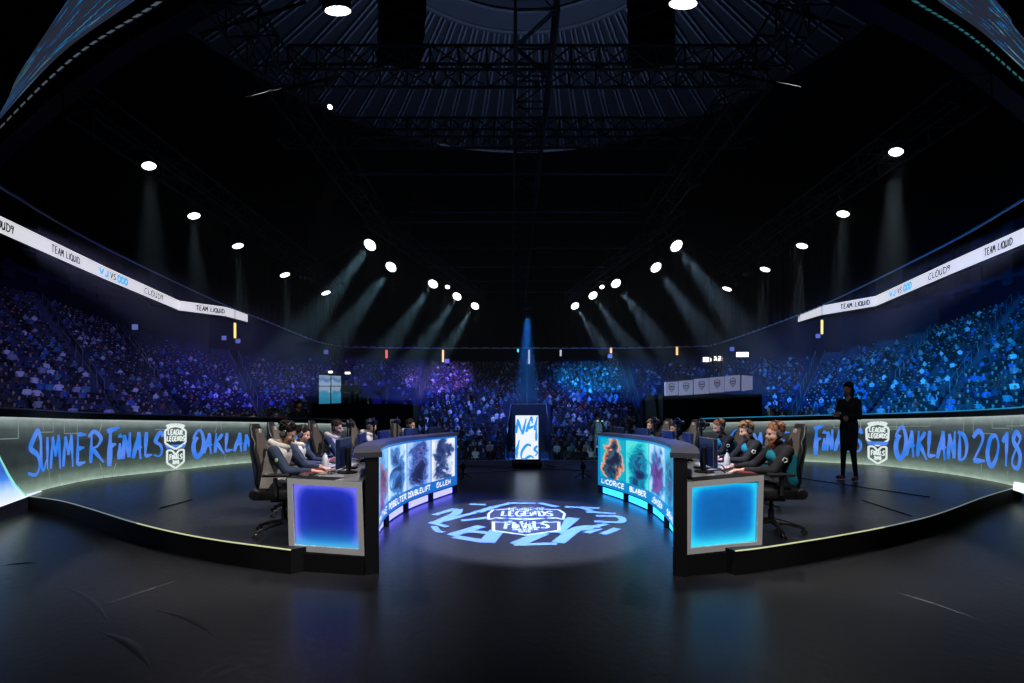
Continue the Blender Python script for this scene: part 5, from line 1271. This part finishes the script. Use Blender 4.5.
# hanging marker lamps along the rear pipe
for px, y0, y1, c, lb in ((386.5, 350, 358, 'r', 'hanging lamp with a red glow over the rear stand, far left'), (443, 350, 362, 'o', 'hanging amber lamp left of the totem'), (529, 350, 364, 'w', 'long hanging white lamp straight above the totem'), (560.7, 350, 356, 'w', 'short hanging white lamp just right of the totem'),
                          (611, 348, 353, 'o', 'hanging amber lamp right of the totem'), (677, 347, 355, 'o', 'hanging amber lamp above the right logo panels'), (235, 323, 338, 'y', 'yellow hanging lamp at the corner of the left stand'), (822, 320, 334, 'y', 'yellow hanging lamp at the corner of the right stand'), (518, 349, 352, 'b', 'cyan glowing lamp beside the long white one')):
    D = 56; cols = {'r': (1, .12, .05), 'o': (1, .6, .25), 'w': (.7, .75, .9), 'y': (.9, .7, .15), 'b': (.1, .8, 1)}; a = ray(px, y0, D); b = ray(px, y1, D)
    t = thing('hanging_lamp', lb, 'lamp', tuple(a)); mb = MB(); mb.tube([a, b], .13, 6); obj('tube', mb, mat('marker '+c, (.3, .3, .3), .5, emit=cols[c], es=1.4 if c != 'w' else .7), t, world=True)
    mb = MB(); mb.tube([a+Vector((0, 0, 3)), a], .03, 4); obj('cord', mb, M_black, t, world=True)
for px, py, lb in ((380, 379, 'a'),):
    pass
# blue section signs on the walls of the stands
for px, py, D, lb in ((224, 338, 54, 'left corner'), (238, 341, 54, 'left corner, right of the first'), (135, 327, 42, 'left stand'), (326, 352, 56, 'left of the rear stand'), (610, 356, 56, 'rear stand right of the totem'), (732, 349, 56, 'right of the rear stand'), (818, 336, 54, 'right corner'), (447, 361, 56, 'rear stand left of the totem')):
    p = ray(px, py, D); mb = MB(); mb.rbox(p, (.55, .06, .5), .02); o = obj('section_sign', mb, M_sign); tag(o, 'small pale violet section sign, %s' % lb, 'sign')

# ---------------------------------------------------------------- AUDIENCE
CLO = [('black', (.012, .013, .018)), ('dark grey', (.05, .05, .06)), ('navy', (.03, .05, .14)), ('blue', (.06, .16, .45)), ('pale grey', (.40, .42, .46)), ('white', (.80, .80, .82)), ('teal', (.05, .30, .36)), ('red', (.30, .05, .05))]
CW = [36, 22, 15, 8, 6, 6, 4, 3]
M_clo = [mat('top '+n, c, .85) for n, c in CLO]
M_hairs = HAIRC['black']
protos = {}
def spectator_mesh(pose):
    root = bpy.data.objects.new('tmp_root', None); COL.objects.link(root); B = Body(); rnd = random.Random(pose)
    # faces -y, feet at z=0, seat .45
    for s in (-1, 1):
        B.chain([(.1*s, 0, .50), (.13*s, -.40, .50), (.13*s, -.38, .06)], [.10, .07, .05], 2); B.cap((.13*s, -.36, .04), (.13*s, -.50, .03), .045, .04, 2)
        B.chain([(.07*s, 0, .52), (.06*s, .02, .75), (.07*s, 0, .95)], [.125, .12, .12], 1); B.cap((.08*s, 0, .99), (.17*s, 0, .99), .08, .065, 1)
        S = (.2*s, 0, .97)
        if pose == 0: B.chain([S, (.26*s, -.05, .70), (.08*s, -.28, .62)], [.06, .05, .035], 1); B.ell((.07*s, -.31, .62), (.045, .05, .03), 0)
        elif pose == 1: B.chain([S, (.25*s, -.16, .78), (.06*s, -.28, .98)], [.06, .05, .035], 1); B.ell((.05*s, -.29, 1.02), (.04, .03, .055), 0)
        elif pose == 2: B.chain([S, (.30*s, .0, .72), (.22*s, -.25, .60)], [.06, .05, .035], 1); B.ell((.2*s, -.29, .60), (.04, .055, .03), 0)
        else: B.chain([S, (.28*s, -.08, 1.12), (.22*s, -.12, 1.36)], [.06, .05, .035], 1); B.ell((.21*s, -.13, 1.41), (.04, .03, .055), 0)
    B.cap((0, 0, 1.0), (0, -.02, 1.10), .055, .05, 0)
    B.ell((0, -.03, 1.21), (.078, .095, .115), 0); B.cap((0, -.11, 1.21), (0, -.135, 1.185), .012, .016, 0)
    B.ell((0, .005, 1.25), (.086, .098, .098), 3)
    o = B.build('spectator', [M_skin[0], M_clo[0], M_pants, M_hairs], root, .022, 1)
    me = o.data; bpy.data.objects.remove(o); bpy.data.objects.remove(root); return me
SPM = [spectator_mesh(k) for k in range(4)]
SPV = {}
def spm(pose, clo, sk):
    k = (pose, clo, sk)
    if k not in SPV: m = SPM[pose].copy(); m.materials[1] = M_clo[clo]; m.materials[0] = M_skin[sk]; SPV[k] = m
    return SPV[k]
rnd = random.Random(42)
def wall_top(px):     # picture height of whatever hides the lower rows
    pts = [(0, 406), (240, 421), (345, 425), (346, 440), (455, 437), (458, 459), (597, 459), (600, 437), (705, 437), (708, 424), (788, 421), (1024, 405)]
    for (a, ya), (b, yb) in zip(pts, pts[1:]):
        if a <= px <= b: return ya+(yb-ya)*(px-a)/(b-a)
    return 400
def project(p): return (CX+p.x/p.y*F, HY-(p.z-CZ)/p.y*F)
def occupied(s, t, px, py):
    for k in AISLE:
        w = .045 if k in (5, 6, 7) else .06
        if abs(s-k) < w: return False
    if 5.93 < s < 6.07: return False
    if 5.7 < s < 6.3 and t < .35 and 503 < px < 553: return False
    if 308 < px < 402 and py > 385: return False
    if 660 < px < 765 and py > 372: return False
    if t > .80 and 3.0 < s < 9.0 and not 5.02 < s < 6.98: return rnd.random() < .25 and t < .93
    if t > .97 and s > 4: return False
    if s < 1.0 or s > 11.0: return rnd.random() < .8
    if t < .25 and 1 < s < 4 and False: return False
    return rnd.random() < .90
seats = []
for r_ in range(NR):
    t = (r_+.35)/NR
    s = 1.0-.4
    while s < 11.4:
        a = bowl(s, t); b = bowl(s+.02, t); step = .48/(max(.01, (b-a).length)/.02); s += step
        p = bowl(s, t); zf = bowl(s, r_/NR).z-HEAD
        px, py = project(Vector((p.x, p.y, zf+1.2)))
        if px < -60 or px > 1084: continue
        if not occupied(s, t, px, py): continue
        seats.append((p.x, p.y, zf, s, t, px, py, r_))
vis = [q for q in seats if 0 < q[5] < 1024 and q[6] < wall_top(q[5])-1]
front = [q for q in vis if 458 < q[5] < 597 and q[6] > 440]
rest = sorted([q for q in vis if q not in front], key=lambda q: q[1])
left = [q for q in rest if q[5] < 400]; right = [q for q in rest if q[5] > 650]; midr = [q for q in rest if 400 <= q[5] <= 650]
nf = len(front); chosen = front[:100]; k = (298-len(chosen))//2
chosen = chosen+left[:k]+right[:298-len(chosen)-k]
chs = set(id(q) for q in chosen)
def face_of(x, y): return math.atan2(y-7.5, x-.3)-PI/2      # faces the stage
SEC = lambda px, py: ('in the front row beyond the stage, %s of the totem' % ('left' if px < 527 else 'right')) if (458 < px < 597) else \
    ('in the dim stand above the words SUMMER FINALS' if px < 168 else 'in the blue lit stand above the left OAKLAND lettering' if px < 400 else 'in the blue lit stand behind the standing woman' if px < 880 else 'in the bright blue stand above the right OAKLAND lettering')
for q in chosen:
    x, y, zf, s, t, px, py, r_ = q
    clo = rnd.choices(range(8), CW)[0]; pose = rnd.choices(range(4), [5, 2, 4, .5])[0]; sk = rnd.choice([0, 1, 2, 2, 3])
    o = bpy.data.objects.new('spectator', spm(pose, clo, sk)); COL.objects.link(o); o.location = (x, y, zf); o.rotation_euler = (0, 0, face_of(x, y)+rnd.uniform(-.2, .2)); sc_ = rnd.uniform(.84, .96); o.scale = (sc_,)*3
    sec = SEC(px, py); lb = 'seated spectator in a %s top %s' % (CLO[clo][0], sec); lb = ' '.join(lb.split()[:16])
    tag(o, lb, 'spectator', group='spectators in %s tops %s' % (CLO[clo][0], sec))
# the rest of the crowd, one low detail figure each, as one uncountable mass per stand
def crowd(name, label, qs):
    V = []; Fc = []; Mi = []
    for (x, y, zf, s, t, px, py, r_) in qs:
        a = face_of(x, y)+rnd.uniform(-.3, .3); ca, sa = math.cos(a), math.sin(a); sc_ = rnd.uniform(.78, .9); clo = rnd.choices(range(8), CW)[0]; sk = 8+rnd.choice([0, 1, 2, 2, 3])
        x += rnd.uniform(-.06, .06); lean = rnd.uniform(-.05, .05)
        def put(lx, ly, lz): return (x+(lx*ca-ly*sa)*sc_, y+(lx*sa+ly*ca)*sc_, zf+lz*sc_)
        def ringed(prof, mi, n=6):
            o = len(V)
            for (rx, ry, cx_, cy_, z) in prof:
                for k in range(n): V.append(put(cx_+rx*math.cos(2*PI*k/n+.5), cy_+ry*math.sin(2*PI*k/n+.5), z))
            for i in range(len(prof)-1):
                for k in range(n): Fc.append((o+i*n+k, o+i*n+(k+1) % n, o+(i+1)*n+(k+1) % n, o+(i+1)*n+k)); Mi.append(mi)
            Fc.append(tuple(o+(len(prof)-1)*n+k for k in range(n))); Mi.append(mi)
        ringed([(.18, .12, 0, 0, .42), (.17, .12, 0, 0, .7), (.24, .12, lean, 0, .93), (.14, .09, lean, 0, 1.02), (.05, .05, lean, -.01, 1.08)], clo)
        ringed([(.05, .06, lean, -.03, 1.07), (.075, .09, lean, -.04, 1.15), (.08, .095, lean, -.03, 1.22)], sk)
        ringed([(.085, .10, lean, -.02, 1.21), (.08, .09, lean, -.01, 1.28), (.04, .05, lean, 0, 1.33)], 12)
        if rnd.random() < .75: 
            for sd in (-1, 1):
                h = rnd.choice([.62, .62, .7, .95]); ringed([(.055, .055, .24*sd, -.02, .72), (.05, .05, .22*sd, -.12, .68 if h < .8 else .8), (.04, .04, .1*sd, -.28, h)], clo if rnd.random() < .7 else sk, 4)
        ringed([(.17, .10, 0, -.05, .40), (.17, .24, 0, -.22, .46), (.15, .2, 0, -.26, .56)], 13)
    me = bpy.data.meshes.new(name); me.from_pydata(V, [], Fc)
    for m in M_clo+M_skin+[M_hairs, M_pants]: me.materials.append(m)
    me.polygons.foreach_set('material_index', Mi); me.update()
    o = bpy.data.objects.new(name, me); COL.objects.link(o); tag(o, label, 'crowd', kind='stuff'); o['category'] = 'crowd'
others = [q for q in seats if id(q) not in chs and (q[6] < wall_top(max(0, min(1023, q[5])))+6)]
crowd('crowd', 'mass of seated spectators filling the left stand under blue light', [q for q in others if q[5] < 300])
crowd('crowd', 'mass of seated spectators in the rear stand, violet at left and cyan at right', [q for q in others if 300 <= q[5] <= 754])
crowd('crowd', 'mass of seated spectators filling the right stand under cyan blue light', [q for q in others if q[5] > 754])
print('SEATS', len(seats), 'others', len(others), 'front', nf, 'chosen', len(chosen))
# two commentators on the left platform
for px, D, lb in ((346, 24.3, 'dark clothed person seated on the left platform beside the lit screen'), (356, 24.6, 'second dark clothed person on the left platform, farther from the lit screen')):
    p = ray(px, 404, D); o = bpy.data.objects.new('person', spm(0, 1, 2)); COL.objects.link(o); o.location = (p.x, p.y, ray(px, 404, 23).z); o.rotation_euler = (0, 0, .5); tag(o, lb, 'person')

# ---------------------------------------------------------------- LIGHTS
def sp_at(src, dst, col, energy, size, blend=.6, rad=.25, name='wash_light'):
    src = Vector(src); d = Vector(dst)-src; return spot(name, src, d, col, energy, size, blend, rad)
VI = (.10, .08, 1.0); BLU = (.02, .14, 1.0); CY = (.0, .30, 1.0)
# washes over the stands, hung outside the stage rig
sp_at((-14.5, 14, 9.6), (-43, 40, 6), (.11, .14, .8), 2200, 62)
sp_at((-14.5, 20, 9.6), (-38, 48, 5), (.08, .10, .9), 6500, 52)
sp_at((-14.5, 26, 9.6), (-28, 50, 4), (.07, .07, 1.0), 12000, 44)
sp_at((-5, 31.2, 9.6), (-11, 48, 4.5), (.05, .05, 1.0), 11000, 46)
sp_at((-5, 31.2, 9.6), (-8, 50, 5.2), (.28, .2, 1.0), 24000, 26)
sp_at((5.6, 31.2, 9.6), (10, 48, 4.5), (.0, .13, 1.0), 12000, 46)
sp_at((5.6, 31.2, 9.6), (9, 50, 5.2), (.02, .42, 1.0), 24000, 28)
sp_at((15.3, 26, 9.6), (29, 50, 4), (.0, .14, 1.0), 15000, 44)
sp_at((15.3, 20, 9.6), (39, 46, 5), (.0, .22, 1.0), 17000, 54)
sp_at((15.3, 14, 9.6), (43, 39, 5), (.0, .26, 1.0), 19000, 58)
sp_at((15.3, 17, 9.6), (38, 40, 4.5), (.02, .42, 1.0), 17000, 30)
# faint neutral spill on the lower stands
sp_at((-14.5, 18, 9.6), (-29, 36, 1.0), (.7, .75, 1), 2400, 70); sp_at((15.3, 18, 9.6), (29, 36, 1.0), (.4, .8, 1), 2400, 70)
sp_at((0, 31.2, 9.6), (0, 37, .8), (.13, .24, 1), 6500, 100)
# key lights on the two teams
for i, y in enumerate((4.9, 6.6, 8.6)):
    sp_at((1.6, y-1.2, 8.6), (-2.4, y+.3, .9), (1, .93, .88), 2600, 22, .5, .15, 'key_light')
    sp_at((-1.3, y-1.2, 8.6), (2.9, y+.3, .9), (1, .93, .88), 2600, 22, .5, .15, 'key_light')
sp_at((-5.0, 8.5, 8.6), (-2.4, 6.5, .9), (.9, .85, 1), 800, 44, .5, .15, 'key_light'); sp_at((5.6, 8.5, 8.6), (2.9, 6.5, .9), (.9, .95, 1), 800, 44, .5, .15, 'key_light')
sp_at((-.6, -3.6, 7.5), (-1.85, 4.5, .6), (1, .98, .95), 1150, 10, .5, .15, 'key_light'); sp_at((.6, -3.6, 7.5), (2.1, 4.5, .6), (1, .98, .95), 1150, 10, .5, .15, 'key_light')
sp_at((1.5, 6, 8), (-1.0, 7.0, 0), (.01, .10, 1), 9000, 34, .9); sp_at((-1.2, 6, 8), (1.5, 7.0, 0), (.0, .18, 1), 9000, 34, .9)  # added blue spots standing in for the screens' glow on the floor
sp_at((-2.0, 1.0, 8.6), (-2.4, 4.6, .7), (1, .95, .9), 1100, 22, .5, .15, 'key_light'); sp_at((2.4, 1.0, 8.6), (2.6, 4.6, .7), (1, .95, .9), 1100, 22, .5, .15, 'key_light')
sp_at((4.0, 4.5, 8.4), (7.0, 9.6, 1.4), (.8, .85, 1), 260, 18, .8, .2, 'key_light')  # extra spot added to lift the dark standing woman
sp_at((-3.5, 9.5, 8.3), (-6.6, 14.2, 1.7), (.9, .85, .9), 300, 14, .8, .2, 'key_light')  # extra spot added to lift the person behind the left wall
sp_at((-3, 15.6, .9), (-4, 28, -.4), (.45, .6, 1), 700, 100, .9, .1, 'front_row_fill'); sp_at((4, 15.6, .9), (5, 28, -.4), (.35, .75, 1), 700, 100, .9, .1, 'front_row_fill')  # unseen fill lights added to brighten the front row of spectators
# the pool of light on the painted projection
sp_at((.3, 9.8, 8.6), (.22, 6.75, 0), (.75, .82, 1), 7000, 23, .25, .05, 'graphic_light')
# unseen bluish uplight added so the roof ribs show
sp_at((.4, 20, 14), (.6, 33, 29.6), (.45, .6, 1), 8500, 140, .8, 1.)
sp_at((-14.5, 12.5, 7), (-.5, 12.6, 0), (.5, .48, 1), 4500, 22, .9, .3); sp_at((15.3, 12.5, 7), (1.5, 12.6, 0), (.45, .5, 1), 4500, 22, .9, .3)  # unseen side spots added to brighten the rear stage floor

# thin stage haze inside the rig
hm = bpy.data.materials.new('stage haze'); hm.use_nodes = True; nt = hm.node_tree; nt.nodes.clear()
vo = nt.nodes.new('ShaderNodeVolumeScatter'); vo.inputs['Density'].default_value = .008; vo.inputs['Anisotropy'].default_value = .25; vo.inputs['Color'].default_value = (.9, .95, 1, 1)
out = nt.nodes.new('ShaderNodeOutputMaterial'); nt.links.new(vo.outputs[0], out.inputs['Volume'])
mb = MB(); mb.box((.4, 20.5, 5.6), (27, 20, 6.6)); o = obj('haze', mb, hm); tag(o, 'thin haze hanging under the lamps that shows their beams', 'haze', kind='stuff')


# ---------------------------------------------------------------- camera and render settings
cam = bpy.data.cameras.new('camera'); cam.lens = 16; cam.sensor_width = 36; cam.clip_end = 300
cam.shift_y = (HY-341.5)/1024
co = bpy.data.objects.new('camera', cam); COL.objects.link(co); co.location = (0, 0, CZ); co.rotation_euler = (PI/2, 0, 0)
SC.camera = co
SC.view_settings.view_transform = 'Standard'; SC.view_settings.look = 'None'; SC.view_settings.gamma = 1; SC.view_settings.exposure = 0
SC.view_settings.use_curve_mapping = False
w = bpy.data.worlds.new('world'); SC.world = w; w.use_nodes = True
w.node_tree.nodes['Background'].inputs['Color'].default_value = (.1, .2, .6, 1); w.node_tree.nodes['Background'].inputs['Strength'].default_value = .002
SC.cycles.use_denoising = True
SC.cycles.max_bounces = 5; SC.cycles.diffuse_bounces = 2; SC.cycles.glossy_bounces = 3; SC.cycles.volume_bounces = 0; SC.cycles.transparent_max_bounces = 6
SC.cycles.use_light_tree = True
SC.cycles.caustics_reflective = False; SC.cycles.caustics_refractive = False
SC.cycles.sample_clamp_indirect = 4
